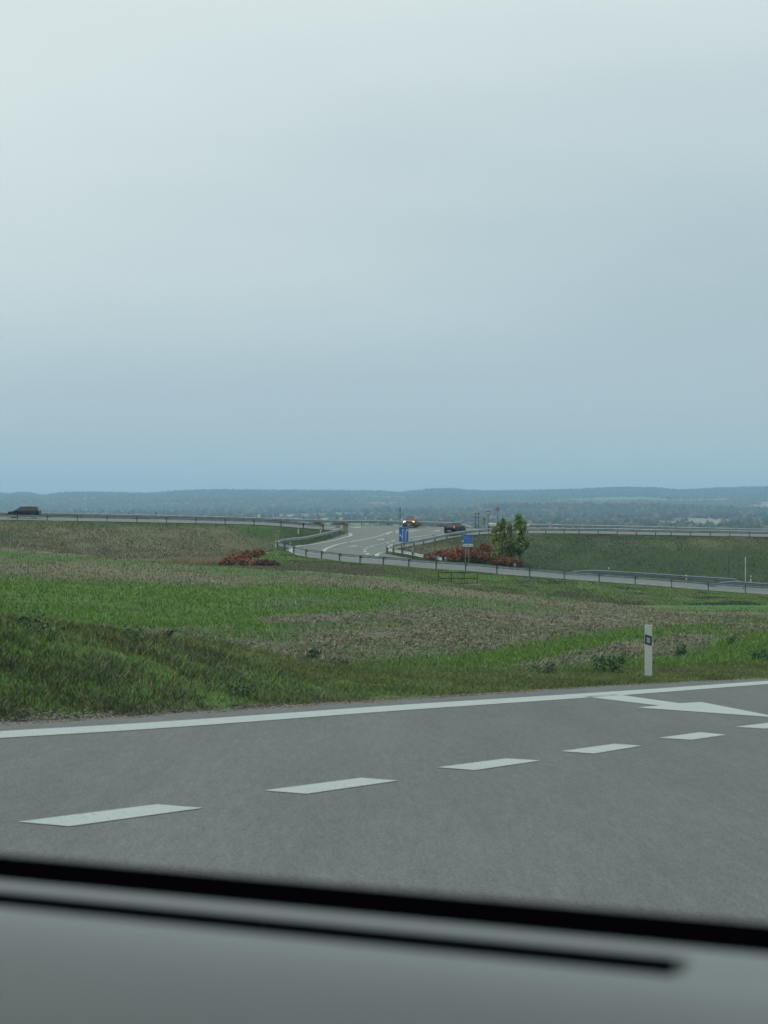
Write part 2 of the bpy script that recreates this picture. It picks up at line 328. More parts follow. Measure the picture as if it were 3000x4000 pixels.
# --- near carriageway
Ys = np.concatenate([np.array([1.0, .97, .9, .8, .65, .5, .3, .1]), [-.5, -1.5, -4]])
RV = []
for t in Ys:
    Zr = Ez*t; X = uu*Ez; z = plane(X, Zr); jit = (fbm(X*4, Zr*0+1, 4, 9)-.5)*.30 if t == 1.0 else 0
    RV.append(np.stack([X, Zr+jit, z], -1))
RV = np.array(RV); road = mesh_obj('road', RV.reshape(-1, 3), gridfaces(len(Ys), len(gx))[:, ::-1], M_ROAD)
tag(road, 'near grey asphalt carriageway with white lane markings', None, None, 'structure')
def pp(px, py, dz=.004):
    Y = plane_hit(px, py); X = (px-CX)/F*Y; return Vector((X, Y, plane(X, Y)+dz))
S = 3000/1659.
# edge line
top = [(-700, 2907), (0, 2860), (500, 2831), (1000, 2797), (1500, 2761), (2000, 2729), (2500, 2697), (3000, 2662), (3600, 2626), (4100, 2600)]
thk = [(-700, 32), (0, 27), (750, 25), (1500, 22), (2250, 18), (3000, 13), (3600, 10), (4100, 9)]
xs = np.arange(-700, 4101, 25.); ty = np.interp(xs, *zip(*top)); tt = np.interp(xs, *zip(*thk))
ty = pchip(*zip(*top), xs)
mb = MB(); v = []
for x, y, t in zip(xs, ty, tt): v += [pp(x, y-1.5), pp(x, y+t-1.5)]
mb.add(v, [(2*i, 2*i+1, 2*i+3, 2*i+2) for i in range(len(xs)-1)]); mb.build('edge_line', M_PAINT, road)
dashes = [[(68,3213.6),(269.5,3231.7),(794,3159.4),(612,3144.9)], [(1029,3090.7),(1198,3104),(1557,3052),(1410,3041)],
          [(1707,3000),(1857,3011),(2114,2973),(1978,2965)], [(2191,2936.5),(2320,2946),(2510,2915),(2400,2907.5)],
          [(2573,2884),(2704,2892),(2838,2872),(2735,2862)], [(2872,2841),(2990,2848),(3110,2832),(3010,2824)], [(-1300,3385),(-1010,3412),(-320,3310),(-560,3290)],
          [(3130,2806),(3230,2811),(3340,2796),(3250,2790)]]
for d in dashes: MB().ngon([pp(*q) for q in d]).build('lane_dash', M_PAINT, road)
arr = [(2275,2723),(2407,2713),(2660,2748),(2738,2745),(2830,2752),(3010,2800),(2880,2796),(2490,2765),(2590,2757)]
arrow = [(2277,2722),(2405,2713),(2655,2748.5),(2740,2743.5),(3060,2806),(2487,2765),(2575,2757.5)]
b = MB(); b.v = [pp(*q) for q in arrow]; b.f = [[0, 6, 2, 1], [2, 6, 5, 4, 3]]; b.build('lane_arrow', M_PAINT, road)
# --- junction and ramp pavement (draped on the terrain)
def strip(px, lo, hi, n, off=.03):
    V = []
    for i, p in enumerate(px):
        for t in np.linspace(0, 1, n): Z = lo(p)+(hi(p)-lo(p))*t; V.append(((p-CX)/F*Z, Z, float(H(p, Z))+off))
    return np.array(V), gridfaces(len(px), n)[:, ::-1]
parts = [(np.arange(-1500, 1360, 20.), r2Z, r3Z, 6), (np.concatenate([np.linspace(1118, 1150, 12), np.linspace(1156, 1359, 30)]), r0Z, r1Z, 20), (np.linspace(1359, 1506, 50), r0Z, r3Z, 70),
         (np.arange(1506, 4500, 12.), r0Z, r1Z, 8), (np.concatenate([np.arange(1506, 2100, 6.), np.arange(2100, 4500, 20.)]), r2Z, r3Z, 24)]
VV = []; FF = []; o_ = 0
for p in parts:
    q = strip(*p); VV.append(q[0]); FF.append(q[1]+o_); o_ += len(q[0])
ramp_road = mesh_obj('junction_road', np.concatenate(VV), np.concatenate(FF), M_RAMP)
tag(ramp_road, 'far slip road curving up to the upper road', None, None, 'structure')
def dp(px, py, dz=.05, z0=195):
    Z = solve(px, py, z0); return P(px, Z, dz)
def ribbon(pts, w, mat=M_PAINT2, name='edge_line', fl=True):
    Q = [dp(*p) for p in pts]; L = []
    for i in range(len(Q)-1):
        n = max(1, int((Q[i+1]-Q[i]).length/.8))
        for k in range(n): L.append(Q[i].lerp(Q[i+1], k/n))
    L.append(Q[-1]); V = []
    for i, q in enumerate(L):
        t = (L[min(i+1, len(L)-1)]-L[max(0, i-1)]); t.z = 0; t.normalize(); s = Vector((-t.y, t.x, 0))*w/2
        for e in (q+s, q-s):
            px = CX+F*e.x/e.y; V.append((e.x, e.y, float(H(px, e.y))+.05))
    o = MB().add(V, [(2*i, 2*i+1, 2*i+3, 2*i+2) for i in range(len(L)-1)]).build(name, mat, ramp_road); return o
ribbon([(1350,2083),(1366,2085),(1373,2090),(1364,2096),(1317,2109),(1245,2123),(1172,2133),(1145,2139),(1135,2147),(1136,2156),(1150,2163),(1172,2170),(1230,2180)], .45)
ribbon([(1268,2157),(1266,2150),(1281,2141),(1317,2128),(1389,2114),(1462,2100),(1498,2090),(1534,2077)], .45, name='lane_line')
for a, b_ in (((1440,2167),(1431,2163)),((1427,2158),(1424,2154)),((1423,2150),(1427,2146)),((1432,2142),(1440,2139)),((1447,2136),(1457,2133)),((1464,2131),(1476,2128)),((1486,2126),(1498,2124)),((1508,2122),(1518,2119)),((1530,2116),(1542,2113))):
    ribbon([a, b_], .4, name='lane_dash')
ribbon([(1467,2176),(1473,2166),(1485,2161),(1500,2157)], .7)
ribbon([(1600,2101),(1640,2096),(1690,2089)], .3); ribbon([(1595,2086),(1622,2085)], .3, name='lane_dash')
ribbon([(1653,2059),(1720,2059.5),(1800,2061)], .4); ribbon([(1876,2058),(1900,2061),(1936,2063)], .5)
ribbon([(1550,2071),(1600,2070),(1657,2070.5)], .3); ribbon([(1290,2053),(1345,2054)], .5); 
def patch(pts, name): MB().ngon([dp(*p, .055) for p in pts]).build(name, M_PAINT2, ramp_road)
gore = [(1500,2090.5),(1548,2072),(1600,2072.5),(1652,2072),(1600,2080),(1560,2084)]
ggm = paintmat('faded_hatching', (.17, .185, .17)); MB().ngon([dp(*p, .045) for p in gore]).build('painted_gore', ggm, ramp_road)
for x, y, s in ((1376, 2135, 1), (1486, 2108.5, .8), (1706, 2075, .7), (1390, 2062, 1.0)):
    patch([(x-20*s,y-1.2),(x+2,y-.8),(x+3,y-2.8),(x+20*s,y-2.2),(x+17*s,y+1.2),(x+3,y+.2),(x+1,y+2.6),(x-3,y+2.4),(x-6,y+.8),(x-19*s,y+.6)], 'lane_arrow')
for i in range(16):
    x = 1965+48*i; y = 2246.5+i*2.95
    z0 = float(r0Z(x+12))+1.6; Q = [P(x, z0, .05), P(x+25, z0, .05), P(x+26, z0+.45, .05), P(x+1, z0+.45, .05)]; MB().ngon(Q).build('lane_dash', M_PAINT2, ramp_road)
# ------------------------------------------------------------------ guard rails
def polyline(pts):      # (px,Z) -> world xy list, smoothed
    a = np.array([((p-CX)/F*Z, Z) for p, Z in pts]); t = np.concatenate([[0], np.cumsum(np.hypot(*np.diff(a, axis=0).T))])
    n = int(t[-1]/.5); q = np.linspace(0, t[-1], n+1)
    x = np.interp(q, t, a[:, 0]); y = np.interp(q, t, a[:, 1])
    for _ in range(3):
        x[1:-1] = (x[:-2]+x[1:-1]*2+x[2:])/4; y[1:-1] = (y[:-2]+y[1:-1]*2+y[2:])/4
    return x, y
def guard_rail(pts, side, label, top=.78, spacing=4.0, ends=(0, 0), mat=None, start=0.0, pmat=None, bright=()):
    x, y = polyline(pts); px = CX+F*x/y; z = H(px, y)
    for _ in range(12): z[1:-1] = (z[:-2]+z[1:-1]*2+z[2:])/4
    n = len(x); root = empty('guard_rail', (x[0], y[0], z[0]), label=label, cat='guard rail', group='guard rails beside the slip road and upper road')
    T = np.stack([np.gradient(x), np.gradient(y)], -1); T /= np.linalg.norm(T, axis=1)[:, None]; Nn = np.stack([-T[:, 1], T[:, 0]], -1)*side
    prof = [(0, -.37), (.05, -.35), (.08, -.30), (.08, -.24), (.02, -.205), (.02, -.165), (.08, -.13), (.08, -.07), (.05, -.02), (0, 0)]
    prof += [(o-.012, h) for o, h in prof[::-1]]
    V = []; s = np.arange(n)*.5
    drop = np.zeros(n)
    if ends[0]: drop += np.clip(1-s/ends[0], 0, 1)**1.3*(top-.25)
    if ends[1]: drop += np.clip(1-(s[-1]-s)/ends[1], 0, 1)**1.3*(top-.25)
    for i in range(n):
        for o, h in prof: V.append((x[i]+Nn[i, 0]*(o+.12)-x[0], y[i]+Nn[i, 1]*(o+.12)-y[0], z[i]+top-drop[i]+h-z[0]))
    m = len(prof); fs = [[i*m+k, i*m+(k+1) % m, (i+1)*m+(k+1) % m, (i+1)*m+k] for i in range(n-1) for k in range(m)]
    cut = sorted({0, n-1} | {min(n-1, int(q*2)) for b in bright for q in b}); V = np.array(V)
    for c0, c1 in zip(cut[:-1], cut[1:]):
        f_ = [[j-c0*m for j in q] for q in fs[c0*m:c1*m]]; L = c1-c0
        f_ += [list(range(m)), [L*m+k for k in range(m)][::-1]]
        lit = any(b[0] <= (c0+c1)/4 <= b[1] for b in bright)
        mesh_obj('rail_beam', V[c0*m:(c1+1)*m], f_, M_GALVL if lit else (mat or M_GALV), root)  # paler steel on chosen lengths paints in the sky light they catch
    # one post mesh, copied
    pr = MB().box((0, 0, (top+.02)/2-.15), (.10, .14, top+.32)).box((0, .10, top-.16), (.09, .08, .2))
    first = None; k = start
    while k < s[-1] and True:
        i = int(k/.5); rz = math.atan2(T[i, 1], T[i, 0]) + (0 if side > 0 else math.pi)
        if first is None: first = o = pr.build('post', pmat or M_GALVD, root)
        else: o = first.copy(); COL.objects.link(o); o.parent = root
        o.location = (x[i]-x[0], y[i]-y[0], z[i]-z[0]-drop[i]); o.rotation_euler = (0, 0, rz); k += spacing
    return root
guard_rail([(3400,201.9),(2924,202.9),(2784,203.6),(2646,204.2),(2505,204.6),(2368,205.5),(2236,206.8),(2104,208),(1977,209.6),(1855,211.5),(1740,213.6),(1631,216),(1529,218.6),(1435,221.4),(1350,224.4),(1277,227.7),(1212,231),(1159,234.7),(1120,238.5),(1092,241.6),(1080,244.4),(1086,246.2),(1102,246.6),(1122,246.2),(1145,246.9),(1193,250.2),(1245,253.6),(1289,256.6),(1333,260.8)], -1,
  'long grey guard rail along the near edge of the slip road, hooking round the bend', top=.98, start=1.5)
guard_rail([(-1400,247.6),(0,249.2),(500,250.7),(1000,254.2),(1120,256.2),(1195,258.8),(1260,261.3),(1333,264.6)], 1, 'grey guard rail in front of the dark estate car on the left upper road', start=2, bright=[(94, 97), (100, 108)])  # whitish lengths: light on the turned faces put into the colour
guard_rail([(-1400,261.5),(0,263.2),(500,264.8),(1000,269.8),(1300,275.8),(1500,276.8),(1750,272.8),(1850,267.5)], -1, 'guard rail on the far side of the upper road behind the red car', ends=(0, 4))
guard_rail([(1909,263),(1960,261.5),(2066,258.8),(2500,255.2),(3000,251.8),(4300,249.8)], -1, 'pale ended guard rail behind the two young trees, far side of the upper road', top=.85, bright=[(0, 7)])
guard_rail([(1722,220.9),(1711,221.5),(1640,223.7),(1560,227.9),(1522,230.6),(1508,232.8),(1513,234.8),(1537,236.2),(1555,238),(1607,240),(1657,242),(1701,244),(1748,246),(1815,247.3),(1879,248),(1934,247.5),(2066,245),(2235,243),(2559,240.5),(3000,238),(4300,235.8)], -1,
  'guard rail curling round the grass island beside the dark hatchback', top=.78, start=1.0, spacing=2.4, bright=[(0, 17)])  # curl coloured paler, standing in for sky light on its concave face
guard_rail([(2190,216.6),(2300,215.9),(2595,214.4),(2780,213.8),(2900,213.6)], -1, 'guard rail at the foot of the right embankment, beyond the slip road', ends=(4, 1), top=.8, mat=plain('blue_grey_steel', (.13, .16, .18), .5, .2, .2, 1.5))  # darker grey-blue beam colour
guard_rail([(2765,210.6),(2853,209.8),(3000,209.2),(3600,208.8)], -1, 'short guard rail with a sloping start by the right edge of the photo', ends=(3, 0), top=.85, mat=bpy.data.materials['blue_grey_steel'])
# pale beam lengths, with caught sky light put into their colour
# ------------------------------------------------------------------ delineator posts
def delineator(px, Z, label, scale=1.0, dark=False, big=False, proto={}):
    loc = P(px, Z); ang = math.atan2(loc.x, loc.y)
    root = empty('delineator_post', loc, -ang, label=label, cat='marker post', group='white marker posts beside the roads')
    h = .84*scale
    if 'b' not in proto:
        b = MB(); hh = .84; w = .06; d = .05
        b.add([(-w,-d,-.15),(w,-d,-.15),(w*.7,d,-.15),(-w*.7,d,-.15),(-w,-d,hh),(w,-d,hh-.006),(w*.7,d,hh-.012),(-w*.7,d,hh-.012)],
              [(0,3,2,1),(4,5,6,7),(0,1,5,4),(1,2,6,5),(2,3,7,6),(3,0,4,7)])
        proto['b'] = b.build('post_body', M_WHITE, root, bevel=.006)
        k = MB(); yo = -.0535
        o = [(-.0535, .535), (.0535, .505), (.0535, .655), (-.0535, .69)]; i = [(-.027, .558), (.027, .543), (.027, .625), (-.027, .645)]
        V = [(x, yo, z) for x, z in o+i]+[(x, -.049, z) for x, z in o+i]
        k.add(V, [(0,1,5,4),(1,2,6,5),(2,3,7,6),(3,0,4,7),(1,0,8,9),(2,1,9,10),(3,2,10,11),(0,3,11,8)])
        proto['k'] = k.build('black_band', M_BLACK, root)
        proto['r'] = MB().prism([(-.024, .56), (.024, .547), (.024, .622), (-.024, .64)], -.0525, -.049).build('reflector', M_REFL, root)
        # weathered dark patch near the foot
    else:
        for q in 'bkr':
            o = proto[q].copy(); COL.objects.link(o); o.parent = root
            if q == 'b' and dark:
                o.data = o.data.copy(); o.data.materials[0] = M_GALVD
    root.scale = (1.4 if not big else 1, 1, scale) if not big else (1, 1, 1)
    return root
dz_ = solve(2533, 2647); delineator(2533, dz_, 'large white roadside marker post with black band, in the grass beside the near road', big=True)
for px, Z, s, l, dk in [(1077,247.2,1.1,'white marker post at the outermost point of the guard rail bend',0),(1165,253.6,1.1,'white marker post on the small grass wedge, left one of two',0),(1252,258.2,1.1,'white marker post on the small grass wedge, right one nearer the junction',0),
    (1134,243,1.1,'marker post inside the tight bend at the left tip of the slip road',0),(1461,226.2,1.15,'marker post by the nose of the grass island, standing on the slip road edge',0),(1517,235.6,1.2,'marker post at the top of the curled white guard rail end',0),
    (1607,241.4,1.2,'marker post behind the island guard rail, just right of the blue lane sign',0),(1692,245,1.3,'marker post behind the island guard rail, just left of the dark hatchback',0),(1612,229,1.0,'white marker post on the grass below the blue lane sign',0),
    (1740,217.2,1.5,'tall faded marker post in front of the red bushes, left of the direction sign',0),(2011,214.8,1.3,'white marker post at the right end of the red bushes',0),(2378,217.2,1.2,'marker post at the foot of the right embankment, left one of three behind the rails',0),
    (2681,211.5,1.35,'marker post in front of the far guard rail at right, middle one of three',0),(2933,215,1.3,'marker post near the right edge of the photo behind the guard rails',0),(2149,257.6,1.3,'white marker post on the upper road just right of the young trees',0),
    (2770,253.2,1.2,'pale marker post on the upper road above the right embankment',0),(2621,255.4,1.3,'dark post poking above the upper guard rail at right',1),(609,266.5,1.5,'dark post above the left guard rail, the taller of two',1),(501,266,1.2,'dark post above the left guard rail, nearer the estate car',1)]:
    delineator(px, Z, l, s, bool(dk))
# ------------------------------------------------------------------ road signs
def face(px, Z, dz=0):
    l = P(px, Z, dz); return l, -math.atan2(l.x, l.y)
def pole(mb, x, y, z0, z1, r=.035): return mb.tube([(x, y, z0), (x, y, z1)], r, 8)
# lane sign
l, rz = face(1577, 234.6); m = 234.6/F
r_ = empty('lane_sign', l, rz, label='blue rectangular lane sign with two white arrows on a single pole', cat='road sign')
zt = (HY-2059)*m - l.z; zb = (HY-2117)*m - l.z; zc = (zt+zb)/2; hw = 18.5*m
pole(MB(), .05, .05, -.3, zt-.1, .06).build('pole', M_GALVD, r_)
pan = MB().box((0, 0, zc), (hw*2, .04, zt-zb)).build('sign_panel', M_SIGNBLUE, r_, bevel=.01)
hh = (zt-zb)/2
def sx(x): return x*hw
def sz(z): return zc+z*hh
yb, yf = -.021, -.032
bd = MB()
for (a, b_, c, d) in ((-.99, -.99, .99, -.95), (-.99, .95, .99, .99), (-.99, -.95, -.94, .95), (.94, -.95, .99, .95)):
    bd.prism([(sx(a), sz(b_)), (sx(c), sz(b_)), (sx(c), sz(d)), (sx(a), sz(d))], yf, yb)
bd.build('white_border', plain('pale_border', (.16, .27, .50), .5), r_)
def poly(name, pts, mat=M_SIGNMARK): MB().prism([(sx(a), sz(b)) for a, b in pts], yf, yb).build(name, mat, r_)
poly('arrow_symbol', [(-.30,-.82),(-.15,-.82),(-.15,-.38),(-.15,.52),(0,.5),(-.2,.80),(-.42,.5),(-.30,.52),(-.30,-.28),(-.62,-.02),(-.58,.06),(-.9,.04),(-.86,-.22),(-.76,-.14),(-.30,-.48)])
poly('arrow_symbol', [(.38,-.82),(.52,-.82),(.52,.25),(.68,.5),(.78,.42),(.82,.76),(.44,.68),(.56,.6),(.38,.32)])
for a in (-.88, -.6, -.32, -.04, .24, .52, .78): poly('lane_line', [(.09, a), (.15, a), (.15, a+.15), (.09, a+.15)])
# direction sign
Zs_ = 221.4; l, rz = face(1827, Zs_); m = Zs_/F
r_ = empty('direction_sign', l, rz, label='blue direction sign with a white lower plate on two legs, in front of red bushes', cat='road sign')
def X_(px): return (px-1827)*m
def Z_(py): return (HY-py)*m-l.z
for x in (1818.5, 1831.5): pole(MB(), X_(x), .06, -.3, Z_(2095), .045).build('leg', plain('leg_grey', (.22, .21, .21), .5, .3), r_)
MB().prism([(X_(1811.5), Z_(2122.5)), (X_(1846), Z_(2122.5)), (X_(1846), Z_(2089)), (X_(1811.5), Z_(2089))], -.02, .02).build('blue_panel', M_SIGNBLUE, r_, bevel=.006)
fr = MB()
for a, b_, c, d in ((1810.3,2122.5,1812,2088),(1845.5,2122.5,1847.2,2088),(1810.3,2089.6,1847.2,2088),(1812,2104.5,1845.5,2101),(1812,2124,1845.5,2122.2)):
    fr.prism([(X_(a), Z_(b_)), (X_(c), Z_(b_)), (X_(c), Z_(d)), (X_(a), Z_(d))], -.034, -.0205)
fr.build('panel_frame', plain('soft_blue_frame', (.09, .20, .42), .5), r_)
MB().prism([(X_(1809.5), Z_(2135.5)), (X_(1848), Z_(2135.5)), (X_(1848), Z_(2125)), (X_(1809.5), Z_(2125))], -.02, .02).build('white_plate', M_SIGNWHITE, r_)
MB().prism([(X_(1824.5), Z_(2088)), (X_(1831.5), Z_(2088)), (X_(1828), Z_(2081.5))], -.02, .02).build('arrow_tip', M_SIGNWHITE, r_)
MB().prism([(X_(1810), Z_(2119.5)), (X_(1810), Z_(2107.5)), (X_(1803.5), Z_(2113.5))], -.02, .02).build('arrow_tip', M_SIGNWHITE, r_)
def blk(name, mat, L):
    b = MB()
    for x0, x1, y0, y1 in L: b.prism([(X_(x0), Z_(y1)), (X_(x1), Z_(y1)), (X_(x1), Z_(y0)), (X_(x0), Z_(y0))], -.035, -.0205)
    b.build(name, mat, r_)
blk('lettering', M_SIGNLINE, [(1814,1816,2094,2098),(1816.8,1818.6,2095,2098),(1819.3,1821.2,2094,2098),(1822,1824,2095,2098),(1824.6,1826.6,2094,2098),(1827.4,1829,2095,2098)])
blk('lettering', M_SIGNLINE, [(1813.5,1816,2107.5,2112),(1821,1824,2107.5,2111.5),(1828,1830.5,2108,2111.5),(1831.5,1834.5,2108,2112),(1820.5,1824,2115,2119),(1827,1829,2114,2119),(1829.8,1832,2115,2119),(1832.8,1834.6,2115,2119),(1840.5,1843.5,2111,2117)])
blk('lettering', plain('dark_lettering', (.14, .18, .18), .6), [(1814,1817,2129,2133),(1822,1824,2129,2132.6),(1824.8,1827,2129,2132.6),(1827.8,1830,2129,2132.6),(1830.8,1833.4,2129,2132.6),(1842,1844,2128,2133)])
# give way signs
def giveway(px, Z, ytop, ybot, hwpx, label, back=False):
    l, rz = face(px, Z); m = Z/F; zt = (HY-ytop)*m-l.z; zb = (HY-ybot)*m-l.z; hw = hwpx*m
    r = empty('give_way_sign', l, rz + (math.pi*.96 if back else 0), label=label, cat='road sign')
    pole(MB(), .02, .05, -.3, zt-.05, .035).build('pole', M_GALVD, r)
    MB().prism([(-hw, zt), (0, zb), (hw, zt)], -.015, .015).build('sign_panel', M_SIGNBACK if back else M_SIGNRED, r)
    if not back: 
        k = .58; c = zt-(zt-zb)*.36
        MB().prism([(-hw*k, c+(zt-c)*k*.9), (0, c+(zb-c)*k), (hw*k, c+(zt-c)*k*.9)], -.026, -.0155).build('white_centre', M_SIGNWHITE, r)
    else:
        MB().prism([(-hw*.55, zb-.25), (hw*.55, zb-.25), (hw*.55, zb-.05), (-hw*.55, zb-.05)], -.015, .015).build('lower_plate', M_SIGNBACK, r)
    return r
giveway(1906.5, 247.2, 1996.5, 2015, 9, 'red and white inverted triangle sign left of the young trees')
giveway(1892, 268, 2024, 2041, 8, 'grey back of an inverted triangle sign beyond the upper road', True)
l, rz = face(1943, 263); m = 263/F
r_ = empty('prohibition_sign', l, rz, label='round sign with dark red ring and black vehicle symbol above the young trees', cat='road sign')
pole(MB(), .05, .05, -.3, (HY-1990)*m-l.z, .035).build('pole', M_GALVD, r_)
cz = (HY-1989.5)*m-l.z; R = 8*m; C_ = lambda r, n=28: [(r*math.cos(2*math.pi*k/n), cz+r*math.sin(2*math.pi*k/n)) for k in range(n)]
MB().prism(C_(R), -.015, .015).build('red_ring', M_SIGNRED, r_); MB().prism(C_(R*.78), -.026, -.0155).build('white_disc', plain('greyed_white', (.25,.29,.29), .5), r_)
sy = MB().prism([(-.17, cz-.05), (-.15, cz+.02), (-.06, cz+.04), (-.02, cz+.11), (.1, cz+.11), (.12, cz+.03), (.17, cz+.02), (.17, cz-.05)], -.034, -.0265)
sy.build('vehicle_symbol', M_BLACK, r_)
for px, Z, yt, hgt, hwp, l_ in ((2847, 216.5, 2160, 10, 3.2, 'slim pole with small grey sign back at right, left one of two tall poles'), (2912, 216.5, 2167, 9, 2.6, 'bright slim pole with a small grey sign back near the right edge'), (2661, 218.5, 2213, 16, 5, 'low grey pentagonal sign back behind the right guard rail')):
    l, rz = face(px, Z); m = Z/F; zt = (HY-yt)*m-l.z; r_ = empty('sign_post', l, rz, label=l_, cat='road sign')
    pole(MB(), 0, .04, -.3, zt-.03, .045).build('pole', M_GALVL if px == 2912 else M_GALVD, r_)
    w = hwp*m; hz = hgt*m
    MB().prism([(-w, zt-hz), (w, zt-hz), (w, zt-hz*.35), (0, zt), (-w, zt-hz*.35)], -.015, .015).build('sign_panel', M_SIGNBACK, r_)
# railing over the culvert
Zf = solve(1788, 2281, 120); l = P(1788, Zf); m = Zf/F
r_ = empty('railing', l, .0, label='dark metal railing with three bays on a concrete culvert head in the grass', cat='railing')
x0, x1 = (1712-1788)*m, (1864-1788)*m; hR = 45*m
for k in range(4): MB().box((x0+(x1-x0)*k/3, 0, hR/2-.05), (.055, .055, hR+.1)).build('post', M_FENCE, r_)
for t in (.04, .47, 1.0): MB().tube([(x0, 0, hR*t+.02), (x1, 0, hR*t+.02)], .034, 8).build('rail', M_FENCE, r_)
MB().box(((x0+x1)/2, .1, -.16), (x1-x0+.7, .6, .32)).build('concrete_base', M_CONC, r_, bevel=.02)
# poles beyond the road
l = P(1563, 300); r_ = empty('utility_pole', l, 0, label='lone thin wooden pole beyond the upper road, left of the red car', cat='pole')
MB().tube([(0, 0, -.5), (0, 0, (HY-1980)*300/F-l.z)], [.06, .05], 8).build('pole', M_BARK, r_); MB().box((0, 0, (HY-1990)*300/F-l.z), (.16, .16, .4)).build('fitting', M_BARK, r_)
for px, lab in ((1858, 'bare pole with two cross bars beyond the junction, left one of the pair'), (1869, 'bare pole with two cross bars beyond the junction, right one of the pair')):
    l = P(px, 302); r_ = empty('utility_pole', l, 0, label=lab, cat='pole')
    t = (HY-2001)*302/F-l.z; MB().tube([(0, 0, -.5), (0, 0, t)], [.05, .04], 8).build('pole', M_BARK, r_)
    for q in (.0, .6): MB().box((0, 0, t-.25-q), (.7, .08, .08)).build('cross_bar', M_BARK, r_)
# ------------------------------------------------------------------ cars
def car(name, px, Z, rz, L, W, Hh, paint, label, kind, lamps, dz=.06):
    loc = P(px, Z, dz); root = empty(name, loc, rz, label=label, cat='car')
    mp = plain(name+'_paint', paint, .5, 0, .05, 3, .2 if paint[0] < .03 else .5)
    pb = mp.node_tree.nodes['Principled BSDF']; pb.inputs['Coat Weight'].default_value = .12; pb.inputs['Coat Roughness'].default_value = .08
    roofy = {'suv': (-.46, -.42, .12, .30), 'hatch': (-.485, -.38, .08, .27), 'estate': (-.49, -.43, .06, .27)}[kind]   # rear base, rear roof, front roof, screen base (x L)
    w = W/2; zb = .60*Hh; gr = .19 if kind != 'suv' else .24
    st = [(-.5, gr+.18, zb-.10, .82), (-.485, gr+.03, zb-.02, .93), (-.42, gr, zb, .99), (-.2, gr, zb, 1), (.1, gr, zb-.01, 1), (.28, gr, zb-.02, .99), (.40, gr, zb-.09, .96), (.465, gr+.02, zb-.17, .88), (.495, gr+.12, zb-.26, .74)]
    V = []; Fs = []
    for y, zl, zt, kw in st:
        ww = w*kw; c = [(-ww*.85, zl), (-ww, zl+.12), (-ww*1.0, zl+(zt-zl)*.6), (-ww*.96, zt-.03), (-ww*.80, zt+.015), (0, zt+.04), (ww*.80, zt+.015), (ww*.96, zt-.03), (ww, zl+(zt-zl)*.6), (ww, zl+.12), (ww*.85, zl)]
        V += [(x, y*L, z) for x, z in c]
    n = 11
    for i in range(len(st)-1):
        for k in range(n): a = i*n+k; b_ = i*n+(k+1) % n; Fs.append((a, b_, b_+n, a+n))
    Fs += [tuple(range(n))[::-1], tuple((len(st)-1)*n+k for k in range(n))]
    mesh_obj('body', V, Fs, mp, root, smooth=False).modifiers.new('b', 'BEVEL').width = .02
    # cabin
    zr = Hh; cs = [(roofy[0], zb-.03, zb-.02, .93, .93), (roofy[1], zb-.03, zr-.04, .95, .74), (-.2, zb-.03, zr, .95, .76), (roofy[2], zb-.03, zr-.03, .95, .74), (roofy[3], zb-.04, zb-.01, .95, .90)]
    V = []
    for y, z0, z1, a, b_ in cs: V += [(-w*a, y*L, z0), (-w*b_, y*L, z1-.04 if z1 > zb+.1 else z1), (-w*b_*.82, y*L, z1), (w*b_*.82, y*L, z1), (w*b_, y*L, z1-.04 if z1 > zb+.1 else z1), (w*a, y*L, z0)]
    Fs = [(i*6+k, i*6+k+1, (i+1)*6+k+1, (i+1)*6+k) for i in range(4) for k in range(5)] + [(0, 5, 4, 3, 2, 1), tuple(24+k for k in range(6))]
    mesh_obj('cabin', V, Fs, mp, root)
    A = [Vector(v) for v in V]
    def quad(nm, p, k=.08, off=.012, mat=M_GLASS):
        c = sum(p, Vector())/4; nn = (p[1]-p[0]).cross(p[3]-p[0]).normalized()
        if nn.dot(c-Vector((0, 0, .9))) < 0: nn = -nn
        q = [c+(v-c)*(1-k)+nn*off for v in p]; q2 = [v-nn*.01 for v in q]
        MB().add(q+q2, [(0,1,2,3),(7,6,5,4),(0,4,5,1),(1,5,6,2),(2,6,7,3),(3,7,4,0)]).build(nm, mat, root)
    quad('windscreen', [A[26], A[27], A[21], A[20]], .08); quad('rear_window', [A[2], A[3], A[9], A[8]], .14)
    for s, i0, i1 in ((0, 0, 1), (1, 5, 4)):
        for a, b_ in ((0, 1), (1, 2), (2, 3), (3, 4)):
            p = [A[a*6+i0], A[a*6+i1], A[b_*6+i1], A[b_*6+i0]]
            p = [v.copy() for v in p]
            for j in (0, 3): p[j].z = zb+.01
            quad('side_window', p, .10, .008)
    # wheels
    R = .32 if kind != 'suv' else .36
    for sy in (.31, -.31):
        for s in (-1, 1):
            b_ = MB(); x0 = s*(w-.19); x1 = s*(w+.005); b_.tube([(x0, sy*L, R), (x1, sy*L, R)], R, 20)
            wh = b_.build('wheel', M_TYRE, root); MB().tube([(x1, sy*L, R), (x1+s*.012, sy*L, R)], R*.62, 16).build('rim', M_RIM, wh)
            MB().tube([(s*(w-.20), sy*L, R+.02), (s*(w+.001), sy*L, R+.02)], R*1.13, 20).build('wheel_arch', M_DARKPL, root)
    yf = .485*L; yr = -.495*L
    for s, (mat, r) in zip((-1, 1), lamps['front']):
        MB().box((s*w*.70, yf-.06, zb-.24), (.34, .16, .15), 0, .85).build('headlight', mat, root, bevel=.02)
    for s, mat in zip((-1, 1), lamps['rear']):
        MB().box((s*w*.84, yr+.06, zb-.02 if kind != 'hatch' else zb+.08), (.15, .14, .28 if kind != 'hatch' else .34)).build('tail_light', mat, root, bevel=.02)
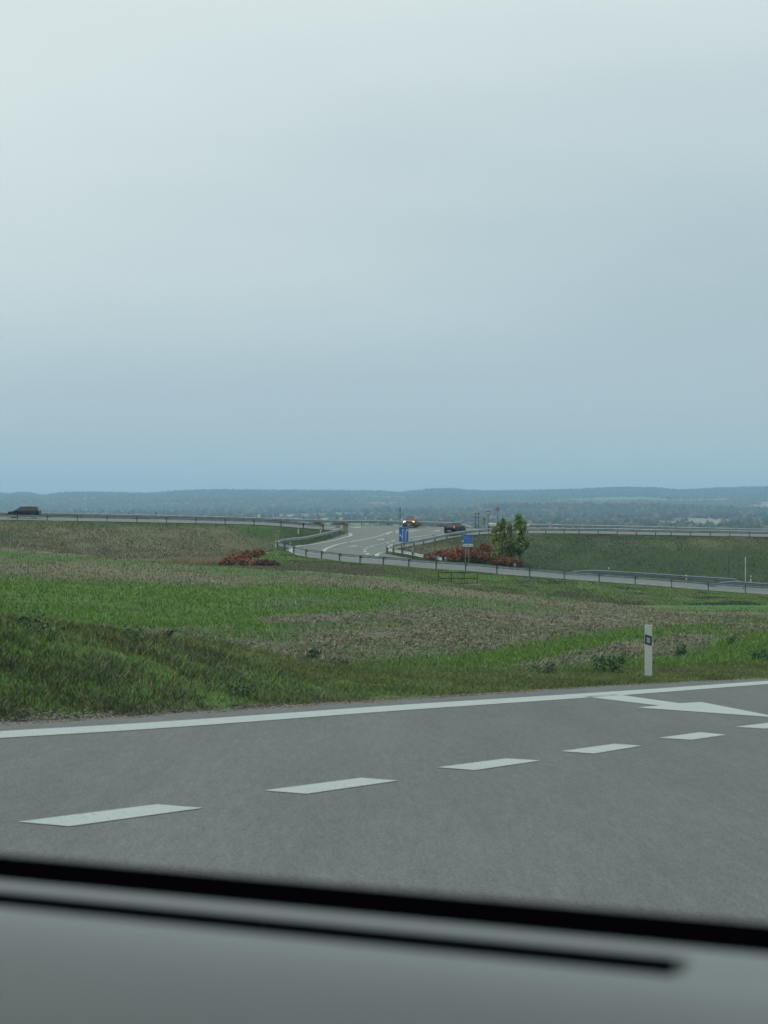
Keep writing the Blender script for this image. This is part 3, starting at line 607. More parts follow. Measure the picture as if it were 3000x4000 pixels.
    MB().box((0, yf+.03, .42), (.52, .03, .115)).build('number_plate', M_SIGNWHITE, root); MB().box((0, yr-.012, .62 if kind != 'hatch' else .50), (.5, .03, .11)).build('number_plate', M_SIGNWHITE, root)
    MB().box((0, yf-.03, zb-.26), (.8, .14, .14)).build('grille', M_DARKPL, root, bevel=.02)
    MB().box((0, yf-.06, .32), (W*.86, .22, .14)).build('front_bumper', M_DARKPL, root, bevel=.03)
    MB().box((0, yr+.08, .33), (W*.90, .22, .20)).build('rear_bumper', M_DARKPL, root, bevel=.03)
    for s in (-1, 1): MB().box((s*(w+.08), .20*L, zb+.06), (.18, .12, .14)).build('side_mirror', mp, root, bevel=.02)
    if kind != 'hatch':
        for s in (-1, 1): MB().tube([(s*w*.66, roofy[1]*L+.1, zr-.01), (s*w*.66, roofy[1]*L+.2, zr+.05), (s*w*.66, roofy[2]*L-.1, zr+.04), (s*w*.66, roofy[2]*L, zr-.02)], .022, 8).build('roof_rail', M_GALVL, root)
    return root
LW = plain('lit_headlamp', (.9, .92, .95), .2, emit=(1, 1, 1.05), es=5); LO = plain('lit_indicator', (.9, .5, .1), .3, emit=(1, .55, .08), es=2.6)
LR = plain('tail_lamp', (.12, .02, .02), .4); LRL = plain('lit_tail_lamp', (.4, .05, .04), .3, emit=(1, .2, .08), es=.5); LD = plain('unlit_headlamp', (.45, .48, .5), .15)
car('suv', 1604, 269.5, math.radians(172), 4.4, 1.82, 1.74, (.085, .055, .062), 'dark red car facing the camera with a bright headlamp and an orange indicator', 'suv', {'front': [(LO, 0), (LW, 0)], 'rear': [LR, LR]})
car('hatchback', 1779, 251.8, math.radians(-27), 4.05, 1.72, 1.60, (.006, .010, .013), 'dark hatchback seen from behind with a lit brake lamp, behind the island guard rail', 'hatch', {'front': [(LD, 0), (LD, 0)], 'rear': [LR, LRL]})
car('estate_car', 93, 256.5, math.radians(88), 4.55, 1.78, 1.62, (.007, .012, .015), 'dark estate car driving left along the upper road at the left edge', 'estate', {'front': [(LD, 0), (LW, 0)], 'rear': [LR, LR]})
# ------------------------------------------------------------------ vegetation
def blades(name, px, Z, h, w, col, lean=.5, label=None, sink=.01, mat=None):
    n = len(px); X = (px-CX)/F*Z; z = H(px, Z)-sink
    a = rng.uniform(0, 2*np.pi, n); b = rng.uniform(0, 2*np.pi, n); l = h*lean*rng.uniform(.2, 1, n)
    dx, dy = np.cos(a)*w/2, np.sin(a)*w/2
    V = np.zeros((n, 5, 3)); mx, my = X+np.cos(b)*l*.35, Z+np.sin(b)*l*.35
    V[:, 0] = np.stack([X-dx, Z-dy, z], -1); V[:, 1] = np.stack([X+dx, Z+dy, z], -1)
    V[:, 2] = np.stack([mx+dx*.7, my+dy*.7, z+h*.6], -1); V[:, 3] = np.stack([mx-dx*.7, my-dy*.7, z+h*.6], -1)
    V[:, 4] = np.stack([X+np.cos(b)*l, Z+np.sin(b)*l, z+h], -1)
    i = np.arange(n)[:, None]*5
    Fc = np.concatenate([i+[0, 1, 2], i+[0, 2, 3], i+[3, 2, 4]], 0)
    C = np.repeat(col, 5, 0); o = mesh_obj(name, V.reshape(-1, 3), Fc, mat or M_GRASS, cols=C)
    tag(o, label, None, None, 'stuff'); return o
PAL = {'g': np.array([(.108, .172, .050), (.086, .142, .046), (.135, .205, .050), (.074, .118, .046)]), 'y': np.array([(.150, .185, .045), (.17, .18, .06), (.13, .15, .05)]),
       'd': np.array([(.125, .118, .082), (.095, .085, .062), (.17, .155, .11)]), 'b': np.array([(.07, .115, .075), (.055, .10, .06)])}
def pick(k, n): p = PAL[k]; return p[rng.integers(0, len(p), n)]*rng.uniform(.75, 1.25, (n, 1))
def wpx(n, a=-350, b=3350): return rng.uniform(a, b, n)
# 1 verge and bank
n = 330000; px = wpx(n, -200, 3200); t = rng.uniform(0, 1, n)**1.0; e = rowZ(0, px); v = rowZ(2, px)+1.5; Z = e-.05+(v-e)*t
u = (px-CX)/F; X = u*Z; cl_ = fbm(X*1.6, Z*1.6, 3, 31); c2 = fbm(X*.45+3, Z*.8, 3, 37); left = np.clip((1350-px)/500, 0, 1)
keep = rng.uniform(0, 1, n) < np.clip(cl_*1.6, .35, 1); col_tone = fbm((px-CX)/F*Z*.9+5, Z*.7, 4, 93); col_tone = col_tone[keep]; px, Z, t, cl_, c2, left = [q[keep] for q in (px, Z, t, cl_, c2, left)]; n = len(px)
edge = np.clip((Z-rowZ(0, px))/.7, 0, 1)
h = (.02+.055*rng.uniform(0, 1, n))*(1+.7*left*np.clip((cl_-.45)*4, 0, 1))*(.35+.65*edge); w = rng.uniform(.004, .010, n)*(1+.3*left)
col = pick('g', n); sel = rng.uniform(0, 1, n); tc = (Z-rowZ(0, px))/(rowZ(1, px)-rowZ(0, px)); crest_ = np.exp(-((tc-1.0)/.30)**2)*np.clip((px-150)/300, 0, 1)
ky = (sel < .60*crest_*np.clip(c2*2.4-.5, .2, 1)) | (sel < .08+.5*np.clip(c2-.5, 0, 1)*2+.5*np.clip((t-.45)*3, 0, 1)*np.clip(c2*2-.5, 0, 1)*left) ; col[ky] = pick('y', ky.sum())
kd = (sel > .84-.8*np.clip(.47-c2, 0, 1)*2-.75*(1-edge)) ; col[kd] = pick('d', kd.sum())
kb = (sel > .3) & (sel < .3+.45*np.clip(cl_*2.2-.7, 0, 1)) & (left > .2) & (tc < .8); col[kb] = pick('b', kb.sum())
col = col*(.72+.36*np.clip((col_tone-.3)*2.2, 0, 1))[:, None]
blades('verge_grass', px, Z, h, w, col, 1.1, 'short and tall grass on the verge and bank beside the near road')
# 2 field growth
n = 420000; px = wpx(n, -200, 3200); t = rng.uniform(0, 1, n); a = rowZ(2, px)-1; b_ = 165.; Z = 1/(1/a+(1/b_-1/a)*t)
X = (px-CX)/F*Z; cv = cover(px, Z, H(px, Z)); k = rng.uniform(0, 1, n) < np.clip(cv[:, 0]*1.1-cv[:, 1]*.9, .06, 1)*np.clip(fbm(X*1.3, Z*.7, 3, 51)*1.7, .2, 1)
px, Z, cv = px[k], Z[k], cv[k]; n = len(px); col = pick('g', n)*np.array([.97, 1.1, .9]); s_ = rng.uniform(0, 1, n); kd = s_ < cv[:, 2]*.85; col[kd] = pick('d', kd.sum()); ky = (s_ > .93); col[ky] = pick('y', ky.sum())
h = rng.uniform(.03, .09, n)*(1+Z/160); w = rng.uniform(.008, .016, n)*(Z/34)
blades('field_grass', px, Z, h, w, col, 1.0, 'sparse green growth over the stubble field')
# 3 straw and clods
n = 90000; px = wpx(n, -200, 3200); t = rng.uniform(0, 1, n); a = rowZ(2, px); Z = 1/(1/a+(1/150.-1/a)*t); X = (px-CX)/F*Z; cv = cover(px, Z, H(px, Z))
k = rng.uniform(0, 1, n) < np.clip(cv[:, 1]*1.0+cv[:, 2]*.25, .04, 1); px, Z = px[k], Z[k]; n = len(px)
pal = np.array([(.215, .20, .13), (.15, .14, .095), (.26, .25, .18), (.095, .088, .06), (.07, .064, .045)]); col = pal[rng.integers(0, 5, n)]*rng.uniform(.8, 1.15, (n, 1))
blades('straw_stubble', px, Z, rng.uniform(.02, .09, n)*(1+Z/200), rng.uniform(.01, .03, n)*(Z/45), col, 2.0, 'pale straw stubble scattered on the field')
def lumps(name, px, Z, r, col, mat, label, squash=.6, lift=.2, jit=.35, Hf=None, kind='stuff', parent=None, zval=None):
    base = np.array([(1,0,0),(-1,0,0),(0,1,0),(0,-1,0),(0,0,1),(0,0,-1),(.7,.7,.45),(-.7,.7,.45),(-.7,-.7,.45),(.7,-.7,.45)])
    fc = np.array([(0,6,9),(6,2,7),(7,1,8),(8,3,9),(4,9,6),(4,6,7),(4,7,8),(4,8,9),(0,2,6),(2,1,7),(1,3,8),(3,0,9)])
    n = len(px); X = (px-CX)/F*Z; z = H(px, Z) if zval is None else zval
    V = base[None]*(1+rng.uniform(-jit, jit, (n, 10, 1)))*r[:, None, None]; V[:, :, 2] *= squash if np.isscalar(squash) else squash[:, None]
    th = rng.uniform(0, 6.28, n)[:, None]; x = V[:, :, 0]*np.cos(th)-V[:, :, 1]*np.sin(th); y = V[:, :, 0]*np.sin(th)+V[:, :, 1]*np.cos(th)
    V[:, :, 0] = x+X[:, None]; V[:, :, 1] = y+Z[:, None]; V[:, :, 2] += (z+r*lift)[:, None]
    Fc = (np.arange(n)[:, None, None]*10+fc[None]).reshape(-1, 3)
    o = mesh_obj(name, V.reshape(-1, 3), Fc, mat, parent, cols=np.repeat(col, 10, 0)); tag(o, label, None, None, kind); return o
n = 60000; px = wpx(n, -200, 3200); t = rng.uniform(0, 1, n); a = rowZ(2, px); Z = 1/(1/a+(1/120.-1/a)*t); cv = cover(px, Z, H(px, Z)); X = (px-CX)/F*Z
k = rng.uniform(0, 1, n) < np.clip(cv[:, 1]*1.5-.2, .0, 1)*np.clip((fbm(X*.8, Z*.5, 3, 77)-.3)*2.5, 0, 1); px, Z = px[k], Z[k]; n = len(px)
pal = np.array([(.105, .097, .07), (.13, .12, .09), (.085, .075, .056), (.17, .155, .12)]); col = pal[rng.integers(0, 4, n)]*rng.uniform(.8, 1.2, (n, 1))
lumps('soil_clods', px, Z, rng.uniform(.015, .048, n)*(.6+Z/70), col, M_CLOD, 'brown soil clods lying on the bare patches of the field')
n = 16000; px = wpx(n, -150, 3150); Z = rowZ(0, px)+np.abs(rng.normal(0, .16, n))-.14
lumps('verge_gravel', px, Z, rng.uniform(.006, .022, n), np.array([(.10, .095, .08), (.16, .15, .13), (.07, .06, .045)])[rng.integers(0, 3, n)], M_CLOD, 'small gravel and dirt where the asphalt meets the grass', lift=.1, zval=np.maximum(H(px, Z), plane((px-CX)/F*Z, Z)-.01))
# 4 rough grass of the embankments
n = 460000; px = wpx(n, -150, 3150); Z = rng.uniform(160, 272, n); k = ~onpave(px, Z) & (H(px, Z)/Z > -.0555); px, Z = px[k], Z[k]; n = len(px)
cv = cover(px, Z, H(px, Z)); X = (px-CX)/F*Z; f1 = fbm(X*.35, Z*.25, 4, 61); k = rng.uniform(0, 1, n) < np.clip(f1*1.9, .5, 1)*np.where((px < 1090) & (Z > 200), .8, 1); px, Z, cv, f1 = px[k], Z[k], cv[k], f1[k]; n = len(px)
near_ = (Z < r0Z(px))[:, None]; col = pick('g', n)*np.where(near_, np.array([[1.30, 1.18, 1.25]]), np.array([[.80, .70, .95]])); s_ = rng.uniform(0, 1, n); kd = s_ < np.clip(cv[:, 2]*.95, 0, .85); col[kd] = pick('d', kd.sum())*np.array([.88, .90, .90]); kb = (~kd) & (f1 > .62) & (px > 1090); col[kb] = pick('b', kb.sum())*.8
tall = np.clip((cv[:, 2]-.3)*1.6, 0, 1)*(px < 1090); nearroad = np.clip(np.minimum(np.abs(Z-r0Z(px)), np.minimum(np.abs(Z-r2Z(px)), np.abs(Z-r3Z(px))))/3, .3, 1)
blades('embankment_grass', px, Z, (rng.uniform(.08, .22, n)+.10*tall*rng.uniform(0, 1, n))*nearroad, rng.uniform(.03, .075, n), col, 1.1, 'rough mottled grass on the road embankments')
# pale reeds by the ditch on the left
n = 5000; px = rng.normal(700, 28, n); Z = rng.uniform(205, 210, n); px2 = rng.uniform(640, 900, n//2); px = np.concatenate([px, px2]); Z = np.concatenate([Z, rng.uniform(203, 214, n//2)]); n = len(px)
# dead reeds stand on the slope just behind the field crest
blades('dry_reeds', px, Z, rng.uniform(.3, .9, n), rng.uniform(.03, .06, n), np.array([(.30, .25, .15)])*rng.uniform(.6, 1.1, (n, 1)), .3, 'pale dry reeds in the dip behind the field')
# scrub beyond the upper road
n = 26000; px = rng.uniform(1180, 1890, n); Z = rng.uniform(284, 304, n); f1 = fbm(px/23, Z*.1, 3, 91); k = f1 > .42; px, Z, f1 = px[k], Z[k], f1[k]; n = len(px)
pal = np.array([(.16, .085, .04), (.20, .15, .07), (.10, .10, .05), (.07, .06, .05), (.13, .12, .09)]); col = pal[rng.integers(0, 5, n)]
blades('roadside_scrub', px, Z, (f1-.3)*5.0*rng.uniform(.5, 1.1, n)*np.clip(.5+fbm(px/60, Z*0, 2, 5), .6, 1.2), rng.uniform(.05, .14, n), col, .25, 'autumn coloured scrub behind the far guard rail')
# leafy plants
def foliage(name, centers, radii, n, size, cols, mat=None, parent=None, flat=1.0, loc=(0, 0, 0), surf=.55, shade=0):
    c = np.array(centers, float); r = np.array(radii, float); k = rng.integers(0, len(c), n) if len(set(map(tuple, np.atleast_2d(r)))) == 1 else rng.choice(len(c), n, p=(r.mean(1)**2 if r.ndim > 1 else r**2)/((r.mean(1)**2 if r.ndim > 1 else r**2).sum()))
    d = rng.normal(0, 1, (n, 3)); d /= np.linalg.norm(d, axis=1)[:, None]; rad = rng.uniform(0, 1, n)**(surf)
    rr = r[k] if r.ndim > 1 else np.repeat(r[k][:, None], 3, 1)
    p = c[k]+d*rad[:, None]*rr; p[:, 2] = np.maximum(p[:, 2], .02)
    a = rng.normal(0, 1, (n, 3)); a /= np.linalg.norm(a, axis=1)[:, None]; b = np.cross(a, rng.normal(0, 1, (n, 3))); b /= np.linalg.norm(b, axis=1)[:, None]
    s = size*rng.uniform(.6, 1.4, n)[:, None]; b = b*s*.6; a = a*s
    V = np.stack([p-a, p+b*.9, p+a, p-b*.9], 1).reshape(-1, 3); Fc = np.arange(4*n).reshape(-1, 4)
    cc = np.array(cols); tone = rng.uniform(.8, 1.2, len(c)); ci = (rng.integers(0, len(cc), n)+0); col = cc[ci]*tone[k][:, None]*rng.uniform(.75, 1.25, (n, 1))
    c2_ = col; return mesh_obj(name, V, Fc, mat or M_LEAF, parent, cols=np.repeat(col, 4, 0))
RED = [(.21, .080, .048), (.27, .125, .065), (.15, .062, .045), (.28, .17, .095), (.12, .07, .05)]
def bush(px, Z, rx, h, label, cols=RED, n=1500, size=.10, group='red leaved bushes on the slopes', cat='bush', base=0):
    l = P(px, Z, -.05); root = empty('bush', l, 0, label=label, cat=cat, group=group)
    C = []; R = []
    h *= 1.12 if px > 1200 else .85
    for i in range(9):
        a = rng.uniform(0, 6.28); q = rng.uniform(0, .75); s = rng.uniform(.35, .6)
        C.append((math.cos(a)*rx*q, math.sin(a)*rx*.7*q, h*rng.uniform(.35, .78))); R.append((rx*s, rx*s*.8, h*s*.75))
    foliage('foliage', C, R, n, size, cols, parent=root)
    b = MB()
    for c in C[:6]: b.tube([(c[0]*.15, c[1]*.15, -.1), (c[0]*.6, c[1]*.6, c[2]*.6), c], [.04, .025, .01], 5)
    b.build('stems', M_BARK, root); return root
bl = [(1690, 222.5, 1.0, .95, 'low dark red bush at the left tip of the big red clump'), (1722, 225, 1.2, 1.15, 'dark red bush second from the left in the big red clump'), (1765, 223.5, 1.35, 1.35, 'orange red bush just left of the direction sign legs'), (1768, 228.5, 1.2, 1.0, 'red brown bush higher up the slope above the left half of the clump'),
      (1805, 225, 1.4, 1.5, 'rusty bush directly behind the direction sign'), (1850, 224, 1.5, 1.5, 'rusty bush just right of the direction sign legs'), (1845, 230, 1.3, 1.15, 'red bush on the upper slope right of the white plate'), (1897, 229.5, 1.3, 1.45, 'tallest red bush, its top left of the yellow green tree'),
      (1893, 224, 1.4, 1.35, 'dark red bush in front of the yellow green tree'), (1935, 223, 1.3, 1.2, 'dark red bush at the foot of the middle tree'), (1975, 222.3, 1.3, 1.05, 'brown red bush between the trunks of the two taller trees'), (2012, 222, 1.0, 1.0, 'low red brown bush at the right tip of the big red clump'),
      (884, 192, .9, 1.0, 'red bush furthest left, at the lower end of the curved row'), (906, 197, 1.0, 1.2, 'red bush low in the curved row, beside the field edge'), (934, 204, 1.1, 1.3, 'orange red bush in the middle of the curved row'), (962, 211, 1.1, 1.4, 'red bush in the upper middle of the curved row'), (992, 219, 1.0, 1.3, 'red bush second from the upper end of the curved row'), (1016, 226, .8, 1.1, 'small orange bush at the upper end of the curved row'),
      (955, 190, 1.0, 1.0, 'rusty bush in front of the curved row below the green slope'), (1000, 188, 1.0, .9, 'rusty low bush below the guard rail bend, left of the dark one'), (1034, 186, 1.0, .9, 'brown bush below the guard rail bend'), (1063, 185.5, .8, .85, 'dark twiggy bush at the right end below the guard rail bend')]
for i, (px, Z, rx, h, lab) in enumerate(bl):
    bush(px, Z, rx, h, lab, [(.10, .06, .05), (.07, .045, .04), (.12, .08, .06)] if i in (20, 21) else ([(.24, .085, .045), (.19, .06, .035), (.28, .13, .06)] if i in (2, 14, 17) else RED))
def tree(px, Z, ytop, ycb, ybase, hwpx, cols, label, n=3000, size=.11, seed=1, lean=0):
    n = int(n*.72); cols = [(a*1.75, b*1.6, c*1.15) for a, b, c in cols]
    m = Z/F; l = P(px, Z, -.1); root = empty('tree', l, 0, label=label, cat='tree', group='young trees on the grass island')
    zt = (HY-ytop)*m-l.z; zc = (HY-ycb)*m-l.z; w = hwpx*m; rs = np.random.default_rng(seed)
    b = MB(); b.tube([(0, 0, -.3), (.03, 0, zc), (.05, .02, (zc+zt)/2), (.02, 0, zt*.93)], [.10, .075, .045, .012], 8)
    C = []; R = []
    for i in range(26):
        f = rs.uniform(0, 1); z = zc+(zt-zc)*f; ww = w*math.sin(math.pi*min(1, max(.06, (f*.82+.14))))**.7*rs.uniform(.35, 1.0); a = rs.uniform(0, 6.28)
        c = (ww*math.cos(a), ww*math.sin(a)*.8, z); C.append(c); q = w*rs.uniform(.25, .5); R.append((q, q, q*1.5))
        b.tube([(.02, 0, max(.4, z-abs(ww)*1.1-.3)), (c[0]*.5, c[1]*.5, z-.3), c], [.03, .02, .006], 5)
    b.build('trunk', M_BARK, root); foliage('crown', C, R, n, size, cols, parent=root, surf=.7)
    return root
tree(1937, 222.6, 2060, 2186, 2205, 27, [(.12, .15, .06), (.10, .13, .05), (.15, .17, .075)], 'short yellow green tree, leftmost of the young trees', 1700, .12, 3)
tree(1961, 223.6, 2027, 2168, 2203, 29, [(.085, .125, .05), (.12, .155, .06), (.065, .10, .045)], 'slim green tree with a pointed crown behind the yellow green one', 2300, .13, 5)
tree(1996, 224.5, 2044, 2180, 2203, 37, [(.12, .15, .08), (.15, .175, .09), (.09, .12, .06)], 'thin pale green tree in the middle, between the two darker crowns', 2300, .12, 8)
tree(2031, 222.6, 2021, 2152, 2203, 37, [(.065, .115, .05), (.09, .145, .06), (.05, .085, .045)], 'tallest dark green tree with a round crown, rightmost of the young trees', 5600, .13, 11)
# weeds beside the near road
def weed(px, py, h, w, label, cols, n=160, size=.045, z0=None):
    size *= .5; n = int(n*1.1); w *= .8; h *= .72; cols = [tuple(x*1.3 for x in c) for c in cols]
    Z = solve(px, py, z0); l = P(px, Z); root = empty('weed', l, 0, label=label, cat='plant', group='leafy weeds near the verge')
    C = [(rng.uniform(-w, w)*.6, rng.uniform(-w, w)*.6, h*rng.uniform(.25, .8)) for _ in range(7)]; foliage('leaves', C, [w*.5]*7, n, size, cols, parent=root)
    b = MB()
    for c in C: b.tube([(0, 0, -.02), (c[0]*.5, c[1]*.5, c[2]*.6), c], [.008, .006, .003], 5)
    b.build('stems', plain('green_stem', (.05, .09, .03), .7), root)
GW = [(.035, .075, .035), (.05, .10, .05), (.03, .06, .03)]
weed(1222, 2583, .30, .17, 'dark leafy weed at the edge of the field behind the bank', GW, 260, .04)
weed(2378, 2634, .42, .32, 'wide dark weed left of the large marker post', GW, 420, .045)
weed(2420, 2608, .40, .16, 'upright dark weed close to the large marker post, behind the wide one', GW, 200, .045)
weed(2662, 2568, .40, .18, 'round dark weed right of the large marker post', GW, 240, .045)
weed(2860, 2522, .35, .22, 'small dark weed at the field edge far right', GW, 200, .045)
weed(2985, 2585, .35, .45, 'spreading dark weed at the right edge of the photo', GW, 420, .05)
weed(2130, 2640, .22, .28, 'low blue green weed in the verge between bare soil and road', [(.05, .085, .055), (.07, .10, .07)], 260, .04)
weed(165, 2462, .12, .5, 'dark clump of leaves on top of the grass bank at the left', [(.035, .07, .035), (.045, .08, .04)], 260, .04)
weed(470, 2505, .14, .34, 'dark weed on the brow of the grass bank', [(.035, .07, .03), (.05, .075, .035)], 200, .035)
weed(655, 2508, .22, .12, 'small dark tuft standing behind the bank', [(.03, .05, .03), (.04, .045, .03)], 160, .035)
weed(950, 2722, .16, .30, 'dark green leaves low on the bank by the road', [(.04, .08, .045), (.05, .09, .05)], 220, .03)
weed(1335, 2606, .12, .25, 'brown green weed where the bank meets the field', [(.05, .055, .035), (.035, .045, .03)], 260, .03)
# ------------------------------------------------------------------ distant country
SKY = [(-2500,1935),(-1500,1925),(0,1932),(100,1927),(170,1937),(270,1927),(480,1927),(560,1931),(700,1921),(850,1917),(1000,1918),(1300,1920),(1480,1922),(1560,1927),(1640,1918),(1760,1913),(1830,1919),(1900,1922),(2050,1919),(2200,1916),(2330,1911),(2450,1906),(2560,1910),(2670,1917),(2780,1911),(2850,1909),(3000,1906),(4000,1915),(5500,1922)]
MID = [(-2500,-37),(1000,-36),(1600,-31),(1790,-29),(1876,-19),(2030,-13),(2500,-16),(3000,-25),(3600,-30),(5500,-34)]
HPX = np.arange(-2500, 5501, 20.); HZ = np.concatenate([[356], np.geomspace(420, 4000, 30), np.linspace(4100, 10500, 190), [11500, 13000]])
KZ = [350, 600, 1000, 2000, 3500, 4400, 5000, 5600, 6300, 7200, 8400, 9500, 10500, 13100]
sky = pchip(*zip(*SKY), HPX); mid = pchip(*zip(*MID), HPX)
HH = np.zeros((len(HZ), len(HPX)))
for i, p in enumerate(HPX):
    s = (HY-sky[i])/F*9500-11
    HH[:, i] = pchip(KZ, [-14.3, -30, -40, -40, -38, -36, mid[i], (mid[i]-36)/2, -33, -17+.1*s, .5*s-4, s, s-6, s-50], HZ)
PXg, Zg = np.meshgrid(HPX, HZ); Xg = (PXg-CX)/F*Zg
HH += (fbm(Xg/420, Zg/500, 4, 101)-.5)*np.clip((Zg-1500)/4000, 0, 1)*14*np.where(np.abs(Zg-9500) < 600, .35, 1)
def HF(px, Z):
    i = np.clip((px-HPX[0])/20, 0, len(HPX)-1.001); a = i-i.astype(int); i = i.astype(int); j = np.clip(np.searchsorted(HZ, Z, side='right')-1, 0, len(HZ)-2); b = (Z-HZ[j])/(HZ[j+1]-HZ[j])
    return (HH[j, i]*(1-a)+HH[j, i+1]*a)*(1-b)+(HH[j+1, i]*(1-a)+HH[j+1, i+1]*a)*b
fn = fbm(Xg/300, Zg/380, 3, 131); fo = vnoise(Xg/450+7, Zg/700, 77)
pal = np.array([(.10, .15, .07), (.07, .11, .05), (.20, .18, .12), (.14, .21, .09)]); colf = pal[np.clip((fo*4).astype(int), 0, 3)]
hills = mesh_obj('hills', np.stack([Xg, Zg, HH], -1).reshape(-1, 3), gridfaces(len(HZ), len(HPX)), vcol('distant_fields', .95, .05), cols=colf.reshape(-1, 3), smooth=True)
tag(hills, 'distant hills and valley fields', None, None, 'structure')
FC = np.array([(.014, .026, .014), (.022, .038, .018), (.032, .052, .022), (.09, .08, .035), (.13, .09, .045)]); FP = [.34, .3, .2, .1, .06]
def woods(name, n, z0, z1, thr, rlo, rhi, label, px0=-700, px1=3700, flt=None, sc=(260, 330)):
    px = rng.uniform(px0, px1, n); Z = rng.uniform(z0, z1, n); X = (px-CX)/F*Z; f = fbm(X/sc[0], Z/sc[1], 4, 211); t = thr(px, Z) if callable(thr) else thr
    k = f > t; px, Z = px[k], Z[k]; n = len(px); r = rng.uniform(rlo, rhi, n); con = rng.uniform(0, 1, n) < .35
    col = FC[rng.choice(5, n, p=FP)]*rng.uniform(.7, 1.3, (n, 1)); patch = vnoise((px-CX)/F*Z/160, Z/200, 5) > .8; col[patch] = col[patch]*.5+np.array([(.07, .06, .03)])*.5
    lumps(name, px, Z, r, col, M_CLOD, label, squash=np.where(con, 1.7, 1.05), lift=.7, jit=.3, zval=HF(px, Z))
    return px, Z
woods('forest', 62000, 8300, 10100, lambda p, z: np.where(z > 9150, .12, .36+.08*(p > 2100)), 5, 9, 'wooded crest of the distant hills')
woods('forest', 52000, 5800, 8400, lambda p, z: .42+.07*(p > 2050), 5, 9, 'woods and hedges across the far slopes')
woods('forest', 26000, 4300, 5500, lambda p, z: np.where(p > 1860, .30, .50), 4, 8, 'wooded ridge rising behind the young trees')
woods('forest', 9000, 2500, 4300, lambda p, z: .50+.05*(p < 1500), 3.5, 6.5, 'clumps of trees and hedges on the valley floor', sc=(90, 160))
def house(px, Z, w, d, h, label, wall=(.55, .55, .53), roof=(.16, .07, .05)):
    l = Vector(((px-CX)/F*Z, Z, float(HF(np.array([px*1.]), np.array([Z*1.]))[0])+2.0)); r = empty('house', l, rng.uniform(-.3, .3), label=label, cat='house', group='small far houses in the valley')
    MB().box((0, 0, h/2-1), (w, d, h+2)).build('wall', plain('render_wall', wall, .9), r)
    y = d/2+.3; x = w/2+.3; MB().add([(-x,-y,h),(x,-y,h),(x,y,h),(-x,y,h),(-x,0,h+d*.35),(x,0,h+d*.35)], [(0,1,5,4),(3,4,5,2),(0,4,3),(1,2,5),(0,3,2,1)]).build('roof', plain('roof_tiles', roof, .9), r)
    b = MB()
    for k in range(max(2, int(w/5))): b.box((-w/2+w*(k+.5)/max(2, int(w/5)), -d/2-.03, h*.5), (1.4, .1, 1.6))
    b.build('windows', M_DARKPL, r)
house(326, 7400, 18, 8, 6, 'long white building on the far slope above the left road', (.75, .75, .75), (.6, .6, .6))
house(1766, 3900, 7, 7, 6, 'small white house between the red car and the give way sign', (.7, .7, .7)); house(2008, 4250, 26, 9, 4, 'long low pale roofed building right of the round sign', (.4, .4, .38), (.5, .52, .52))
house(2057, 4900, 9, 8, 6, 'pale house on the ridge above the young trees', (.6, .58, .5)); house(1975, 3700, 5, 6, 6, 'little white house just left of the tallest young tree', (.6, .6, .6))
house(585, 7200, 22, 9, 7, 'tan farm building on the far slope left of the centre', (.5, .42, .3)); house(2900, 7600, 20, 9, 6, 'pale building on the right far slope', (.6, .58, .52))
# ------------------------------------------------------------------ haze
b = MB(); b.box((0, 6800, 45), (18000, 14200, 230)); hz = b.build('haze', None)
m = bpy.data.materials.new('haze_air'); m.use_nodes = True; nt = m.node_tree; nt.nodes.clear()
o = nt.nodes.new('ShaderNodeOutputMaterial'); v = nt.nodes.new('ShaderNodeVolumePrincipled'); v.inputs['Color'].default_value = (.46, .73, .95, 1); v.inputs['Density'].default_value = 1.15e-4; v.inputs['Anisotropy'].default_value = 0.0
nt.links.new(v.outputs[0], o.inputs['Volume']); hz.data.materials.append(m); tag(hz, None, None, None, 'stuff')
# ------------------------------------------------------------------ car interior edge in front of the camera
fw = Vector((.395, .919, 0)); ac = Vector((.919, -.395, 0))
droot = empty('car_dashboard', (0, 0, -.30), 0, label='blurred grey dashboard top with a black windscreen gap along the bottom of the photo', cat='dashboard')
ts = np.unique(np.round(np.concatenate([np.arange(.40, .68, .01), np.arange(.68, .7375, .0008), [.7375]]), 5)); ss = np.concatenate([np.arange(-1.2, -.2, .02), np.arange(-.2, -.15, .0015), np.arange(-.14, .5, .02)])
def dz0(t): return np.interp(t, [.40, .50, .58, .635, .655, .670, .686, .714, .724, .733, .7375], [-.300, -.250, -.2135, -.1905, -.1838, -.1812, -.1806, -.1790, -.1790, -.1797, -.1815])
def dashgrid(): 
    T, S_ = np.meshgrid(ts, ss, indexing='ij'); z = dz0(T)
    e = np.clip((S_+.179)/.006, 0, 1); hw = .0118*np.sqrt(np.clip(1-e**2, 0, 1)); ins = (np.abs(T-.700) < hw) & (S_ < -.173)
    z = z-np.where(ins, .035, 0); X = fw.x*T+ac.x*S_; Y = fw.y*T+ac.y*S_; return np.stack([X, Y, z+.30], -1), ins
g_, ins = dashgrid(); M_SLOT = plain('slot_shade', (.028, .042, .070), .9, 0, .1, 5, .1); md = plain('grey_dashboard', (.146, .168, .170), .5, 0, .05, 6, .35, bmp=.0008, bscale=500)
mesh_obj('dashboard_top', g_.reshape(-1, 3), gridfaces(*g_.shape[:2])[:, ::-1], md, droot, smooth=False)
